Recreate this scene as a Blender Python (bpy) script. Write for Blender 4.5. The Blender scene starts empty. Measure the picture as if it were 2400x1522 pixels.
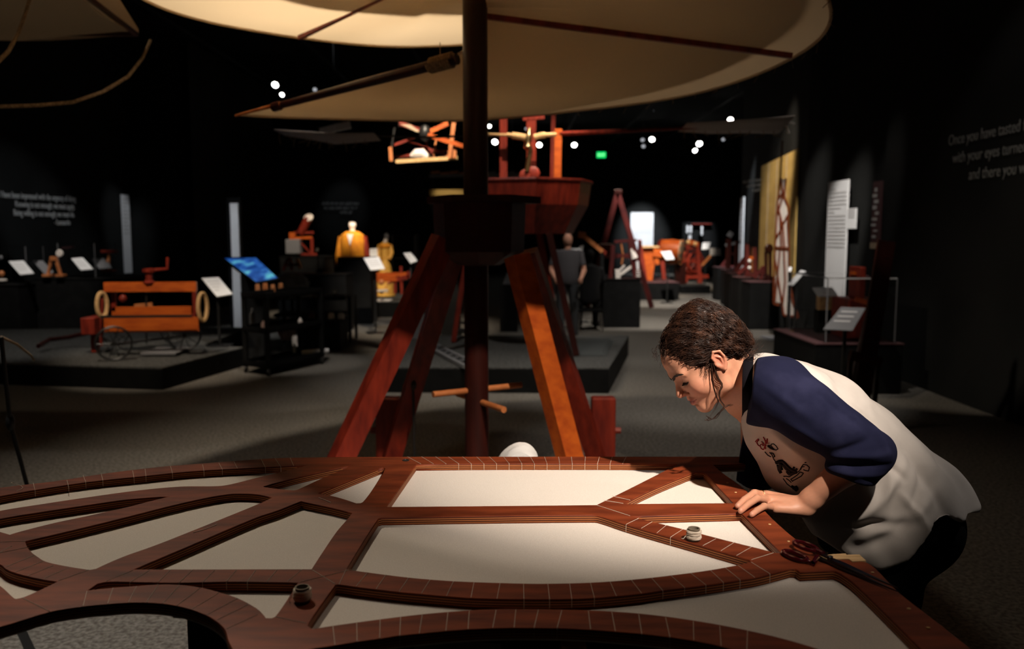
import bpy, bmesh, math, random
import numpy as np
from mathutils import Vector, Matrix, Euler
random.seed(7)
rng = np.random.default_rng(5)
SC = bpy.context.scene
COL = SC.collection
PI = math.pi
# ------------------------------------------------------------------ camera
CAMZ, FPX, PITCH = 1.65, 2000.0, math.atan(212 / 2000.0)
cam_d = bpy.data.cameras.new('camera'); cam = bpy.data.objects.new('camera', cam_d); COL.objects.link(cam)
cam_d.sensor_width = 36; cam_d.lens = 36 * FPX / 2400
cam.location = (0, 0, CAMZ); cam.rotation_euler = (PI / 2 - PITCH, 0, 0)
cam_d.clip_start = 0.05; cam_d.clip_end = 200
cam_d.dof.use_dof = True; cam_d.dof.focus_distance = 2.25; cam_d.dof.aperture_fstop = 2.8
SC.camera = cam
SC.view_settings.view_transform = 'Standard'; SC.view_settings.look = 'None'
SC.view_settings.gamma = 1; SC.view_settings.use_curve_mapping = False
SC.view_settings.exposure = 0.0
SC.cycles.use_denoising = True
SC.cycles.max_bounces = 6; SC.cycles.diffuse_bounces = 3; SC.cycles.sample_clamp_indirect = 4
# ------------------------------------------------------------------ world and lights
W = bpy.data.worlds.new('world'); SC.world = W; W.use_nodes = True
W.node_tree.nodes['Background'].inputs[0].default_value = (0.9, 0.95, 1.0, 1)
W.node_tree.nodes['Background'].inputs[1].default_value = 0.0009
CEIL = 5.6
def spot(loc, aim, power, angle=40, blend=0.5, col=(1, 0.86, 0.7), size=0.06):
    d = bpy.data.lights.new('spotlight_beam', 'SPOT'); d.energy = power; d.spot_size = math.radians(angle)
    d.spot_blend = blend; d.color = col; d.shadow_soft_size = size
    o = bpy.data.objects.new('spotlight_beam', d); COL.objects.link(o); o.location = loc
    o.rotation_euler = (Vector(aim) - Vector(loc)).to_track_quat('-Z', 'Y').to_euler()
    return o
WARM = (1, 0.83, 0.64); NEUT = (1, 0.93, 0.85); COOL = (0.9, 0.95, 1.0)
# over the table and the woman
spot((1.20, 0.40, 3.35), (0.28, 2.72, 0.95), 800, 33, 1.0, (1, 0.87, 0.74), 0.035)
spot((0.9, 3.2, 5.3), (0.25, 1.25, 0.95), 95, 24, 1.0, (1, 0.84, 0.68), 0.06)
spot((3.2, 2.3, 4.9), (1.15, 2.35, 1.1), 130, 22, 0.8, (1, 0.92, 0.85), 0.06)
spot((-2.6, 5.2, 5.4), (-0.95, 1.9, 0.95), 430, 24, 1.0, (1, 0.86, 0.68), 0.06)
# over the air screw: through the linen and onto the legs
spot((-1.6, 5.6, 5.4), (-0.6, 5.4, 3.1), 720, 100, 0.8, (1, 0.86, 0.68), 0.1)
spot((1.4, 6.3, 5.4), (0.9, 5.4, 2.8), 70, 100, 0.9, (1, 0.82, 0.64), 0.1)
spot((-3.4, 5.5, 5.5), (-3.4, 5.8, 3.2), 60, 110, 0.8, (1, 0.82, 0.6), 0.08)
spot((1.25, 0.72, 5.4), (-0.12, 4.75, 0.4), 1350, 24, 0.4, (1, 0.80, 0.62), 0.04)
def on_left_(Y): return -7.91 - (17.8 - Y) * (10.9 - 7.91) / 22.8
# display lighting: (lamp, aim, watts, cone, colour)
for a in [
    ((-3.9, 6.6, 5.4), (-4.1, 9.7, .8), 900, 26, WARM), ((-5.6, 8.4, 5.4), (-6.2, 11.0, .24), 330, 40, NEUT), ((-2.4, 8.2, 5.4), (-3.6, 10.7, .9), 420, 16, NEUT),
    ((-5.9, 10.8, 5.4), (on_left_(14.9), 14.9, 1.95), 460, 22, COOL), ((-6.6, 11.2, 5.4), (-7.5, 13.7, .95), 620, 26, NEUT), ((-6.0, 15.6, 5.4), (-7.9, 17.5, 1.6), 620, 18, COOL),
    ((-3.6, 9.6, 5.4), (-4.2, 13.2, 1.3), 500, 18, COOL), ((-2.3, 8.6, 5.4), (-2.75, 10.7, .4), 380, 22, NEUT),
    ((-3.0, 13.6, 5.4), (-4.1, 16.7, 1.3), 1100, 16, WARM), ((-2.6, 13.2, 5.4), (-3.2, 17.0, 1.5), 1700, 14, WARM), ((-2.2, 13.4, 5.4), (-2.6, 17.4, 1.1), 1500, 20, WARM), ((-2.4, 11.2, 5.4), (-2.3, 14.4, 1.3), 420, 22, COOL),
    ((-3.9, 20.5, 5.4), (-4.7, 24.0, 2.3), 130, 20, COOL), ((-1.7, 19, 5.4), (-1.6, 22, 2.5), 420, 14, WARM),
    ((-.9, 9.2, 5.4), (-1.3, 12, 2.8), 1900, 26, WARM), ((1.2, 8.6, 5.4), (.35, 10.1, 3.0), 1300, 24, WARM), ((.9, 7.2, 5.4), (.6, 10.2, 2.1), 420, 20, WARM),
    ((-.4, 7.3, 5.4), (-.3, 9.8, .27), 320, 44, NEUT), ((1.9, 10.6, 5.4), (1.9, 12.6, 0), 420, 50, NEUT), ((2.2, 13.2, 5.4), (2.1, 15.4, .8), 800, 28, NEUT), ((.6, 11.2, 5.4), (.6, 13.6, .6), 110, 34, NEUT),
    ((2.9, 17.2, 5.4), (3.5, 21.3, 0), 2600, 44, NEUT), ((2.5, 19.0, 5.4), (2.3, 19.3, 2), 180, 40, WARM), ((3.3, 18.6, 5.4), (3.7, 22.1, .9), 1300, 20, WARM), ((4.4, 21.4, 5.4), (4.9, 25, .9), 1500, 22, WARM), ((5.6, 22.6, 5.4), (5.6, 26.5, .6), 1300, 24, WARM),
    ((5.3, 32.5, 5.4), (5.45, 35.9, 1.6), 2300, 29, COOL), ((6.4, 29.0, 5.4), (7.0, 33.0, 1.6), 2200, 20, COOL), ((5.0, 26.0, 5.4), (4.5, 28.0, 0), 2400, 50, NEUT),
    ((2.9, 12.9, 5.4), (4.75, 15.6, 2.1), 1000, 36, WARM), ((3.4, 14.4, 5.4), (4.9, 18.0, .9), 220, 40, NEUT), ((4.2, 17.4, 5.4), (5.7, 21.2, 1.5), 2000, 18, COOL), ((3.3, 10.2, 5.4), (4.2, 13.4, 1.4), 1500, 22, NEUT), ((2.6, 13.6, 5.4), (3.3, 16.4, 0), 1100, 44, NEUT),
    ((2.7, 9.0, 5.4), (4.4, 11.6, 1.5), 1250, 18, NEUT), ((2.4, 7.4, 5.4), (3.5, 9.4, .7), 240, 26, NEUT), ((3.0, 8.6, 5.4), (4.35, 10.35, 1.9), 160, 18, NEUT), ((2.2, 7.0, 5.4), (2.0, 8.8, 0), 480, 44, NEUT),
    ((-.4, 5.8, 5.4), (-.9, 8.4, 0), 160, 36, NEUT), ((-2.6, 3.8, 5.0), (-2.4, 5.6, 0), 90, 46, NEUT), ((-2.7, 3.3, 4.8), (-1.65, 3.5, 0), 520, 26, NEUT), ((1.2, 8.0, 5.4), (1.25, 6.6, 0), 170, 30, NEUT), ((2.9, 6.2, 5.4), (4.4, 8.0, 2.3), 50, 30, NEUT)]:
    spot(a[0], a[1], a[2], a[3], .75, a[4], .05)
# ------------------------------------------------------------------ helpers
cp, sp_ = math.cos(PITCH), math.sin(PITCH)
def ray(px, py):
    a = (px - 1200) / FPX; b = -(py - 761) / FPX
    return Vector((a, cp + b * sp_, -sp_ + b * cp))
def P(px, py, Y):                       # the point at depth Y behind a pixel of the photograph
    d = ray(px, py); return Vector((0, 0, CAMZ)) + d * (Y / d.y)
def G(px, py, z=0.0):                   # the point at height z behind a pixel of the photograph
    d = ray(px, py); return Vector((0, 0, CAMZ)) + d * ((z - CAMZ) / d.z)
def setp(o, label=None, cat=None, group=None, kind=None):
    if label: o['label'] = label
    if cat: o['category'] = cat
    if group: o['group'] = group
    if kind: o['kind'] = kind
    return o
def thing(name, label, cat, loc=(0, 0, 0), rotz=0, group=None):
    o = bpy.data.objects.new(name, None); COL.objects.link(o); o.empty_display_size = 0.1
    o.location = loc; o.rotation_euler = (0, 0, rotz)
    return setp(o, label, cat, group)
def link(name, me, mat=None, parent=None, smooth=False):
    if mat is not None:
        me.materials.clear()
        for m in (mat if isinstance(mat, (list, tuple)) else [mat]): me.materials.append(m)
    if smooth:
        me.polygons.foreach_set('use_smooth', [True] * len(me.polygons))
    o = bpy.data.objects.new(name, me); COL.objects.link(o)
    if parent is not None: o.parent = parent
    return o
def frame_to(d):
    d = Vector(d).normalized(); a = Vector((0, 0, 1)) if abs(d.z) < 0.92 else Vector((0, 1, 0))
    x = a.cross(d).normalized(); y = d.cross(x); return x, y, d
class MB:
    def __init__(s, inv=None): s.v = []; s.f = []; s.inv = inv
    def add(s, vs, fs):
        n = len(s.v); s.v += [tuple(v) for v in vs]; s.f += [tuple(i + n for i in f) for f in fs]; return s
    def box(s, c, d, rz=0, rx=0, ry=0, bev=0.0):
        R = Euler((rx, ry, rz)).to_matrix(); c = Vector(c); h = Vector(d) / 2
        b = min(bev, min(h) * 0.9)
        if b <= 0:
            vs = [c + R @ Vector((x * h.x, y * h.y, z * h.z)) for z in (-1, 1) for y in (-1, 1) for x in (-1, 1)]
            return s.add(vs, [(0, 2, 3, 1), (4, 5, 7, 6), (0, 1, 5, 4), (2, 6, 7, 3), (0, 4, 6, 2), (1, 3, 7, 5)])
        vs = []
        for z, k in ((-h.z, b), (-h.z + b, 0), (h.z - b, 0), (h.z, b)):
            X, Y = h.x - k, h.y - k; q = b * 0.6 if k == 0 else 0
            for x, y in ((-X + q, -Y), (X - q, -Y), (X, -Y + q), (X, Y - q), (X - q, Y), (-X + q, Y), (-X, Y - q), (-X, -Y + q)):
                vs.append(c + R @ Vector((x, y, z)))
        fs = [tuple(range(7, -1, -1)), tuple(range(24, 32))]
        for r in range(3):
            for i in range(8):
                j = (i + 1) % 8; fs.append((r * 8 + i, r * 8 + j, r * 8 + 8 + j, r * 8 + 8 + i))
        return s.add(vs, fs)
    def bar(s, a, b, w, t=None, w2=None, t2=None, up=None):      # square-section beam from a to b
        a = Vector(a); b = Vector(b); t = t or w; w2 = w2 or w; t2 = t2 or t
        d = (b - a).normalized(); u = Vector(up) if up else (Vector((0, 0, 1)) if abs(d.z) < 0.95 else Vector((0, 1, 0)))
        x = d.cross(u).normalized(); y = x.cross(d)
        vs = []
        for p, ww, tt in ((a, w, t), (b, w2, t2)):
            for i, j in ((-1, -1), (1, -1), (1, 1), (-1, 1)): vs.append(p + x * ww / 2 * i + y * tt / 2 * j)
        return s.add(vs, [(3, 2, 1, 0), (4, 5, 6, 7)] + [(i, (i + 1) % 4, 4 + (i + 1) % 4, 4 + i) for i in range(4)])
    def tube(s, pts, r, n=8, cap=True):
        pts = [Vector(p) for p in pts]; rs = r if isinstance(r, (list, tuple)) else [r] * len(pts)
        vs = []; fs = []; m = len(pts); x0 = None
        for i, p in enumerate(pts):
            d = (pts[min(i + 1, m - 1)] - pts[max(i - 1, 0)]).normalized()
            if x0 is None: x0 = frame_to(d)[0]
            x = (x0 - d * x0.dot(d)).normalized(); y = d.cross(x); x0 = x
            for k in range(n):
                a = 2 * PI * k / n; vs.append(p + (x * math.cos(a) + y * math.sin(a)) * rs[i])
        for i in range(m - 1):
            for k in range(n):
                k2 = (k + 1) % n; fs.append((i * n + k, i * n + k2, (i + 1) * n + k2, (i + 1) * n + k))
        if cap: fs += [tuple(range(n - 1, -1, -1)), tuple((m - 1) * n + k for k in range(n))]
        return s.add(vs, fs)
    def lathe(s, c, prof, n=24, axis=(0, 0, 1)):                 # prof: (radius, height) pairs
        x, y, z = frame_to(axis); c = Vector(c); vs = []; fs = []
        for r, h in prof:
            for k in range(n):
                a = 2 * PI * k / n; vs.append(c + x * r * math.cos(a) + y * r * math.sin(a) + z * h)
        for i in range(len(prof) - 1):
            for k in range(n):
                k2 = (k + 1) % n; fs.append((i * n + k, i * n + k2, (i + 1) * n + k2, (i + 1) * n + k))
        return s.add(vs, fs + [tuple(range(n - 1, -1, -1)), tuple((len(prof) - 1) * n + k for k in range(n))])
    def prism(s, poly, z0, z1):                                  # polygon in xy
        n = len(poly); vs = [(p[0], p[1], z0) for p in poly] + [(p[0], p[1], z1) for p in poly]
        return s.add(vs, [tuple(range(n - 1, -1, -1)), tuple(range(n, 2 * n))] + [(i, (i + 1) % n, n + (i + 1) % n, n + i) for i in range(n)])
    def slab(s, pts, nrm, t):                                    # planar polygon in space, thickened along nrm
        n = len(pts); k = Vector(nrm).normalized() * t; vs = [Vector(p) for p in pts] + [Vector(p) + k for p in pts]
        return s.add(vs, [tuple(range(n - 1, -1, -1)), tuple(range(n, 2 * n))] + [(i, (i + 1) % n, n + (i + 1) % n, n + i) for i in range(n)])
    def ell(s, c, r, n=16, R=None):
        vs = []; fs = []; m = n // 2; c = Vector(c); R = R or Matrix.Identity(3)
        for i in range(m + 1):
            t = PI * i / m
            for k in range(n):
                a = 2 * PI * k / n; vs.append(c + R @ Vector((r[0] * math.sin(t) * math.cos(a), r[1] * math.sin(t) * math.sin(a), r[2] * math.cos(t))))
        for i in range(m):
            for k in range(n):
                k2 = (k + 1) % n; fs.append((i * n + k, (i + 1) * n + k, (i + 1) * n + k2, i * n + k2))
        return s.add(vs, fs)
    def build(s, name, mat, parent=None, smooth=False, loc=None):
        me = bpy.data.meshes.new(name); vs = s.v
        if loc is not None: vs = [(v[0] - loc[0], v[1] - loc[1], v[2] - loc[2]) for v in vs]
        me.from_pydata(vs, [], s.f); me.update()
        bm = bmesh.new(); bm.from_mesh(me); bmesh.ops.remove_doubles(bm, verts=bm.verts, dist=1e-6)
        bmesh.ops.recalc_face_normals(bm, faces=bm.faces); bm.to_mesh(me); bm.free()
        o = link(name, me, mat, parent, smooth)
        if loc is not None: o.location = loc
        if smooth:
            m = o.modifiers.new('n', 'EDGE_SPLIT'); m.split_angle = math.radians(35)
        return o
def local(t):                                                    # world point -> coordinates of a thing without parents
    M = Matrix.LocRotScale(t.location, t.rotation_euler, t.scale).inverted()
    return lambda p: M @ Vector(p)
def part(t, name, mb, mat, smooth=False, world=True):            # part whose mesh was given in world coordinates
    if world:
        f = local(t); mb.v = [tuple(f(v)) for v in mb.v]
    return mb.build(name, mat, t, smooth)
def copy_tree(o, parent=None):
    c = o.copy(); COL.objects.link(c); c.parent = parent
    for ch in [x for x in bpy.data.objects if x.parent == o]: copy_tree(ch, c)
    return c
# ------------------------------------------------------------------ materials
def mat(name, col, rough=0.6, metal=0, spec=0.4, noise=None, bump=None, grain=None, **kw):
    m = bpy.data.materials.new(name); m.use_nodes = True; nt = m.node_tree; b = nt.nodes['Principled BSDF']
    b.inputs['Base Color'].default_value = (*col, 1); b.inputs['Roughness'].default_value = rough
    b.inputs['Metallic'].default_value = metal; b.inputs['Specular IOR Level'].default_value = spec
    L = nt.links.new; N = nt.nodes.new
    def coords(scale):
        tc = N('ShaderNodeTexCoord'); mp = N('ShaderNodeMapping'); mp.inputs['Scale'].default_value = scale
        L(tc.outputs['Object'], mp.inputs[0]); return mp.outputs[0]
    if noise:      # (scale, second colour, lo, hi[, stretch])
        st = noise[4] if len(noise) > 4 else (1, 1, 1)
        n = N('ShaderNodeTexNoise'); n.inputs['Scale'].default_value = noise[0]; n.inputs['Detail'].default_value = 5
        L(coords(st), n.inputs['Vector'])
        r = N('ShaderNodeMapRange'); r.inputs[1].default_value = noise[2]; r.inputs[2].default_value = noise[3]
        mx = N('ShaderNodeMix'); mx.data_type = 'RGBA'; mx.inputs[6].default_value = (*col, 1); mx.inputs[7].default_value = (*noise[1], 1)
        L(n.outputs[0], r.inputs[0]); L(r.outputs[0], mx.inputs[0]); L(mx.outputs[2], b.inputs['Base Color'])
        m['mix'] = mx.name
    if bump:       # (scale, strength[, stretch])
        n = N('ShaderNodeTexNoise'); n.inputs['Scale'].default_value = bump[0]; n.inputs['Detail'].default_value = 4
        L(coords(bump[2] if len(bump) > 2 else (1, 1, 1)), n.inputs['Vector'])
        bp = N('ShaderNodeBump'); bp.inputs['Strength'].default_value = bump[1]; bp.inputs['Distance'].default_value = 0.004
        L(n.outputs[0], bp.inputs['Height']); L(bp.outputs[0], b.inputs['Normal'])
    for k, v in kw.items(): b.inputs[k.replace('_', ' ')].default_value = v
    return m
def emis(name, col, s):
    m = bpy.data.materials.new(name); m.use_nodes = True; nt = m.node_tree
    b = nt.nodes['Principled BSDF']; b.inputs['Base Color'].default_value = (0, 0, 0, 1)
    b.inputs['Emission Color'].default_value = (*col, 1); b.inputs['Emission Strength'].default_value = s
    return m
M = {}
M['floor'] = mat('floor_carpet', (0.21, 0.195, 0.172), 0.75, spec=0.3, noise=(46, (0.075, 0.066, 0.054), 0.36, 0.64), bump=(90, 0.2))
M['wall'] = mat('black_wall', (0.014, 0.0145, 0.014), 0.85, spec=0.15, noise=(1.2, (0.010, 0.0105, 0.010), 0.4, 0.6))
M['ceiling'] = mat('black_ceiling', (0.006, 0.006, 0.006), 0.95, spec=0.1, noise=(2, (0.004, 0.004, 0.004), 0.4, 0.6))
M['black'] = mat('black_paint', (0.004, 0.004, 0.004), 0.7, spec=0.15, noise=(6, (0.006, 0.006, 0.006), 0.45, 0.6))
M['platform'] = mat('grey_carpet_top', (0.09, 0.09, 0.087), 0.9, spec=0.1, noise=(30, (0.05, 0.05, 0.048), 0.4, 0.6))
M['wood'] = mat('red_stained_wood', (0.24, 0.052, 0.016), 0.42, spec=0.4, noise=(5, (0.11, 0.020, 0.008), 0.35, 0.7, (1, 6, 6)), bump=(40, 0.15, (1, 8, 8)))
M['redwood'] = mat('dark_red_wood', (0.24, 0.026, 0.012), 0.45, spec=0.35, noise=(4, (0.11, 0.011, 0.007), 0.35, 0.7, (5, 5, 1)), bump=(40, 0.15, (8, 8, 1)))
M['orange'] = mat('orange_wood', (0.52, 0.105, 0.012), 0.45, spec=0.35, noise=(4, (0.34, 0.055, 0.008), 0.35, 0.7, (1, 5, 5)))
M['mast'] = mat('dark_mast_wood', (0.04, 0.0075, 0.0055), 0.4, spec=0.3, noise=(3, (0.022, 0.005, 0.004), 0.35, 0.7, (6, 6, 1)))
M['palewood'] = mat('pale_splintered_wood', (0.62, 0.40, 0.19), 0.8, noise=(20, (0.5, 0.3, 0.13), 0.4, 0.6, (1, 8, 1)))
M['dowel'] = mat('light_dowel_wood', (0.55, 0.20, 0.07), 0.5, noise=(8, (0.4, 0.13, 0.04), 0.4, 0.6))
M['thread'] = mat('linen_thread', (0.66, 0.56, 0.46), 0.9)
M['white'] = mat('white_print_board', (0.78, 0.78, 0.79), 0.7, noise=(2, (0.74, 0.74, 0.75), 0.4, 0.6))
M['paper'] = mat('white_wing_cloth', (0.80, 0.73, 0.66), 0.85, noise=(420, (0.73, 0.66, 0.59), 0.42, 0.58), bump=(500, 0.15))
M['maroonwood'] = mat('maroon_wood', (.10, .014, .012), .5, spec=.3, noise=(4, (.05, .008, .008), .35, .7))
M['yellow'] = mat('ochre_panel', (0.62, 0.42, 0.13), 0.8, noise=(1.3, (0.50, 0.33, 0.10), 0.35, 0.65, (1, 1, 4)))
M['metal'] = mat('brushed_metal', (0.6, 0.58, 0.55), 0.3, metal=1)
M['blackmetal'] = mat('black_metal', (0.02, 0.02, 0.02), 0.4, metal=0.3)
M['brass'] = mat('brass', (0.85, 0.62, 0.32), 0.25, metal=1)
M['rope'] = mat('hemp_rope', (0.36, 0.25, 0.15), 0.9, noise=(60, (0.2, 0.13, 0.07), 0.4, 0.6))
M['greycloth'] = mat('dark_grey_cloth', (0.05, 0.055, 0.055), 0.95, bump=(30, 0.4))
M['skinwhite'] = mat('mannequin_plaster', (0.75, 0.68, 0.62), 0.6)
M['orangevest'] = mat('orange_velvet', (0.75, 0.30, 0.015), 0.8, noise=(8, (0.6, 0.2, 0.01), 0.4, 0.6, (4, 4, 1)))
M['yellowdress'] = mat('yellow_silk', (0.70, 0.42, 0.08), 0.6, noise=(10, (0.5, 0.22, 0.03), 0.4, 0.6, (4, 4, 1)))
M['greywall'] = mat('grey_board', (0.16, 0.16, 0.17), 0.8)
M['maroon'] = mat('maroon_felt', (0.085, 0.035, 0.038), 0.9)
M['letters'] = mat('grey_vinyl_letters', (0.24, 0.24, 0.235), 0.8)
M['whiteletters'] = mat('white_vinyl_letters', (0.62, 0.62, 0.60), 0.8)
M['lamp'] = emis('lamp_glow', (1, 0.97, 0.9), 14)
M['lampdim'] = emis('lamp_glow_dim', (0.9, 0.93, 1.0), 0.55)
M['exit'] = emis('exit_sign_green', (0.0, 1.0, 0.18), 1.0)
M['exitwhite'] = emis('exit_sign_letters', (0.55, 1.0, 0.62), 1.1)
M['linen'] = mat('linen_sail', (0.66, 0.545, 0.40), 0.95, spec=0.1, bump=(260, 0.15))
def translucent(m, col, fac):
    nt = m.node_tree; b = nt.nodes['Principled BSDF']; t = nt.nodes.new('ShaderNodeBsdfTranslucent'); t.inputs[0].default_value = (*col, 1)
    mx = nt.nodes.new('ShaderNodeMixShader'); mx.inputs[0].default_value = fac
    nt.links.new(b.outputs[0], mx.inputs[1]); nt.links.new(t.outputs[0], mx.inputs[2]); nt.links.new(mx.outputs[0], nt.nodes['Material Output'].inputs[0])
translucent(M['linen'], (0.64, 0.50, 0.33), 0.45)
g = M['glass'] = mat('clear_acrylic', (1, 1, 1), 0.02); g.node_tree.nodes['Principled BSDF'].inputs['Transmission Weight'].default_value = 1.0
g.node_tree.nodes['Principled BSDF'].inputs['IOR'].default_value = 1.08
def plywood():                                                   # side faces show the plies
    m = mat('plywood_frame', (0.225, 0.044, 0.014), 0.55, spec=0.17, noise=(7, (0.095, 0.016, 0.006), 0.36, 0.72, (1, 5, 5)), bump=(60, 0.12, (1, 8, 8)))
    nt = m.node_tree; N = nt.nodes.new; L = nt.links.new; b = nt.nodes['Principled BSDF']
    geo = N('ShaderNodeNewGeometry'); sx = N('ShaderNodeSeparateXYZ'); L(geo.outputs['Normal'], sx.inputs[0])
    ab = N('ShaderNodeMath'); ab.operation = 'ABSOLUTE'; L(sx.outputs[2], ab.inputs[0])
    side = N('ShaderNodeMath'); side.operation = 'LESS_THAN'; L(ab.outputs[0], side.inputs[0]); side.inputs[1].default_value = 0.35
    tc = N('ShaderNodeTexCoord'); s2 = N('ShaderNodeSeparateXYZ'); L(tc.outputs['Object'], s2.inputs[0])
    k = N('ShaderNodeMath'); k.operation = 'MULTIPLY'; L(s2.outputs[2], k.inputs[0]); k.inputs[1].default_value = 2 * PI / 0.0052
    sn = N('ShaderNodeMath'); sn.operation = 'SINE'; L(k.outputs[0], sn.inputs[0])
    mr = N('ShaderNodeMapRange'); L(sn.outputs[0], mr.inputs[0]); mr.inputs[1].default_value = -0.5; mr.inputs[2].default_value = 0.6
    mu = N('ShaderNodeMath'); mu.operation = 'MULTIPLY'; L(mr.outputs[0], mu.inputs[0]); L(side.outputs[0], mu.inputs[1])
    base = nt.nodes[m['mix']]; m0 = N('ShaderNodeMix'); m0.data_type = 'RGBA'; L(side.outputs[0], m0.inputs[0]); L(base.outputs[2], m0.inputs[6]); m0.inputs[7].default_value = (0.40, 0.135, 0.045, 1)
    mx = N('ShaderNodeMix'); mx.data_type = 'RGBA'
    L(mu.outputs[0], mx.inputs[0]); L(m0.outputs[2], mx.inputs[6]); mx.inputs[7].default_value = (0.045, 0.010, 0.006, 1)
    L(mx.outputs[2], b.inputs['Base Color']); return m
M['ply'] = plywood()
def structure(name, mb, m):
    return setp(mb.build(name, m), kind='structure')
def text(name, body, loc, rot, size, m, parent=None, align='LEFT', sx=1.0, ext=0.002, spacing=1.0):
    c = bpy.data.curves.new(name, 'FONT'); c.body = body; c.size = size; c.align_x = align; c.extrude = ext; c.space_character = spacing
    t = bpy.data.objects.new('tmp', c); COL.objects.link(t); bpy.context.view_layer.update()
    me = bpy.data.meshes.new_from_object(t.evaluated_get(bpy.context.evaluated_depsgraph_get())); bpy.data.objects.remove(t)
    me.name = name
    o = link(name, me, m, parent); o.location = loc; o.rotation_euler = rot; o.scale = (sx, 1, 1); return o
# ------------------------------------------------------------------ room
def wallseg(name, a, b, h=CEIL, t=0.12, z0=0):
    a = Vector((*a, 0)); b = Vector((*b, 0)); d = (b - a).normalized(); n = Vector((-d.y, d.x, 0))
    mb = MB(); mb.prism([a.to_2d(), b.to_2d(), (b + n * t).to_2d(), (a + n * t).to_2d()], z0, h)
    return structure(name, mb, M['wall'])
structure('floor', MB().box((0, 16, -0.05), (34, 44, 0.1)), M['floor'])
structure('ceiling', MB().box((0, 16, CEIL + 0.05), (34, 44, 0.1)), M['ceiling'])
wallseg('wall_right', (4.4, 10.2), (4.4, -5))
wallseg('wall_right_middle', (4.47, 13.1), (4.47, 10.2))
wallseg('wall_right_far', (5.9, 22.2), (4.47, 13.1))
wallseg('wall_right_return', (15, 22.2), (5.9, 22.2))
wallseg('wall_back', (-15, 36), (15, 36))
wallseg('wall_left', (-10.9, -5), (-7.91, 17.8))
wallseg('wall_left_return', (-7.91, 17.8), (-6.62, 17.8))
wallseg('wall_left_far', (-6.62, 17.8), (-6.62, 24))
wallseg('wall_middle_far', (-6.62, 24), (-2.2, 24), 4.6)
wallseg('wall_behind_camera', (15, -5), (-15, -5))
mb = MB()
for x in np.arange(-8, 9, 2.0): mb.box((x, 18, CEIL - 0.25), (0.05, 34, 0.05))
structure('trim_1', mb, M['black'])                              # lighting track rails
# ------------------------------------------------------------------ writing on the walls
def wall_text(label, lines, x, y0, z0, size, gap, rotz, m, sx, offs, cat='lettering', name='wall_quotation', ins=None):
    t = thing(name, label, cat, (x, y0, z0), rotz)
    for i, (s, o) in enumerate(zip(lines, offs)):
        text('text_line', s, (o, 0, -i * gap), (PI / 2, 0, 0), size, m, t, sx=sx)['kind'] = 'stuff'
    return t
# right wall: read from far to near, rotz -90
t = wall_text('large grey quotation lettering on the near black wall at the far right', ['Once you have tasted fli', 'with your eyes turned sk', 'and there you w'],
    4.385, 8.72, 2.533, 0.150, 0.182, -PI / 2, M['letters'], 0.92, [0, 0.10, 0.42])
lw = math.atan2(17.8 + 5, -7.91 + 10.9)
def on_left(Y): return -7.91 - (17.8 - Y) * (10.9 - 7.91) / 22.8
wall_text('small white quotation lettering glowing on the far left wall', ['I have been impressed with the urgency of doing', 'Knowing is not enough; we must apply.', 'Being willing is not enough; we must do.', '- Leonardo'],
    on_left(14.1) + 0.03, 14.1, 2.25, 0.15, 0.145, lw, M['whiteletters'], 0.66, [0, 0.33, 0.28, 1.30])
def scribble(w, h, n, seed):                                     # rows of upright strokes: print too far away to read
    r = random.Random(seed); mb = MB(); x = 0
    while x < w:
        word = r.uniform(0.15, 0.4) * h * 6
        e = min(w, x + word)
        while x < e: mb.box((x, 0, r.choice((0.5, 0.5, 0.62, 0.4)) * h), (h * 0.18, 0.004, h * r.choice((0.6, 0.6, 0.95)))); x += h * 0.42
        x += h * 0.4
    return mb
t = thing('wall_quotation', 'two faint rows of white lettering above the orange jacket on the distant wall', 'lettering', (-4.45 * 23.85 / 20.2, 23.86, 2.45))
for i, (w, o) in enumerate(((1.0, 0), (0.9, .05), (0.33, .5))):
    l = scribble(w, 0.08, 0, i).build('text_line', M['letters'], t); l.location = (o, 0, -0.12 * i); l['kind'] = 'stuff'
t = thing('wall_sign', 'tiny lit caption high on the wall left of the ochre panel', 'lettering', P(1765, 428, 18.3)); t.rotation_euler = (0, 0, math.radians(-81))
for i, (w, o) in enumerate(((1.1, 0), (0.7, .2), (0.35, .5))):
    l = scribble(w, 0.07, 0, i + 7).build('text_line', M['whiteletters'], t); l.location = (o - 0.5, 0, -0.1 * i); l['kind'] = 'stuff'
# ------------------------------------------------------------------ boards on the walls
def print_rows(w, h, rows, seed, mw=0.85):
    r = random.Random(seed); mb = MB()
    for i in range(rows):
        ww = w * mw * (1 if r.random() > .2 else r.uniform(.3, .8)); z = h * (0.9 - 0.8 * i / rows)
        mb.box((-w * mw / 2 + ww / 2, -0.004, z), (ww, 0.002, h * 0.25 / rows))
    return mb
M['ink'] = mat('grey_ink', (0.55, 0.54, 0.54), 0.8)
def board(name, label, cat, c, w, h, rz, rows=12, m='white', inkfrac=0.6, group=None, depth=0.02):   # c = bottom centre
    t = thing(name, label, cat, c, rz, group)
    pn = MB().box((0, depth / 2, h / 2), (w, depth, h)).build('panel', M[m], t)
    if rows:
        p = print_rows(w, h * inkfrac, rows, int(w * 1000)); o = p.build('print', M['ink'], pn); o['kind'] = 'stuff'; o.location.z = h * (1 - inkfrac)
    return t
board('text_panel', 'tall white printed text panel on the near right wall behind the glass case', 'panel', (4.38, 11.6, 0.64), 0.70, 1.72, -PI / 2, 16, inkfrac=.6)
board('text_panel', 'white printed text panel on the black back wall beside the red A-frame', 'panel', (P(1505, 549, 35.9).x, 35.975, 0.55), 0.95, 2.0, 0, 14)
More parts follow.
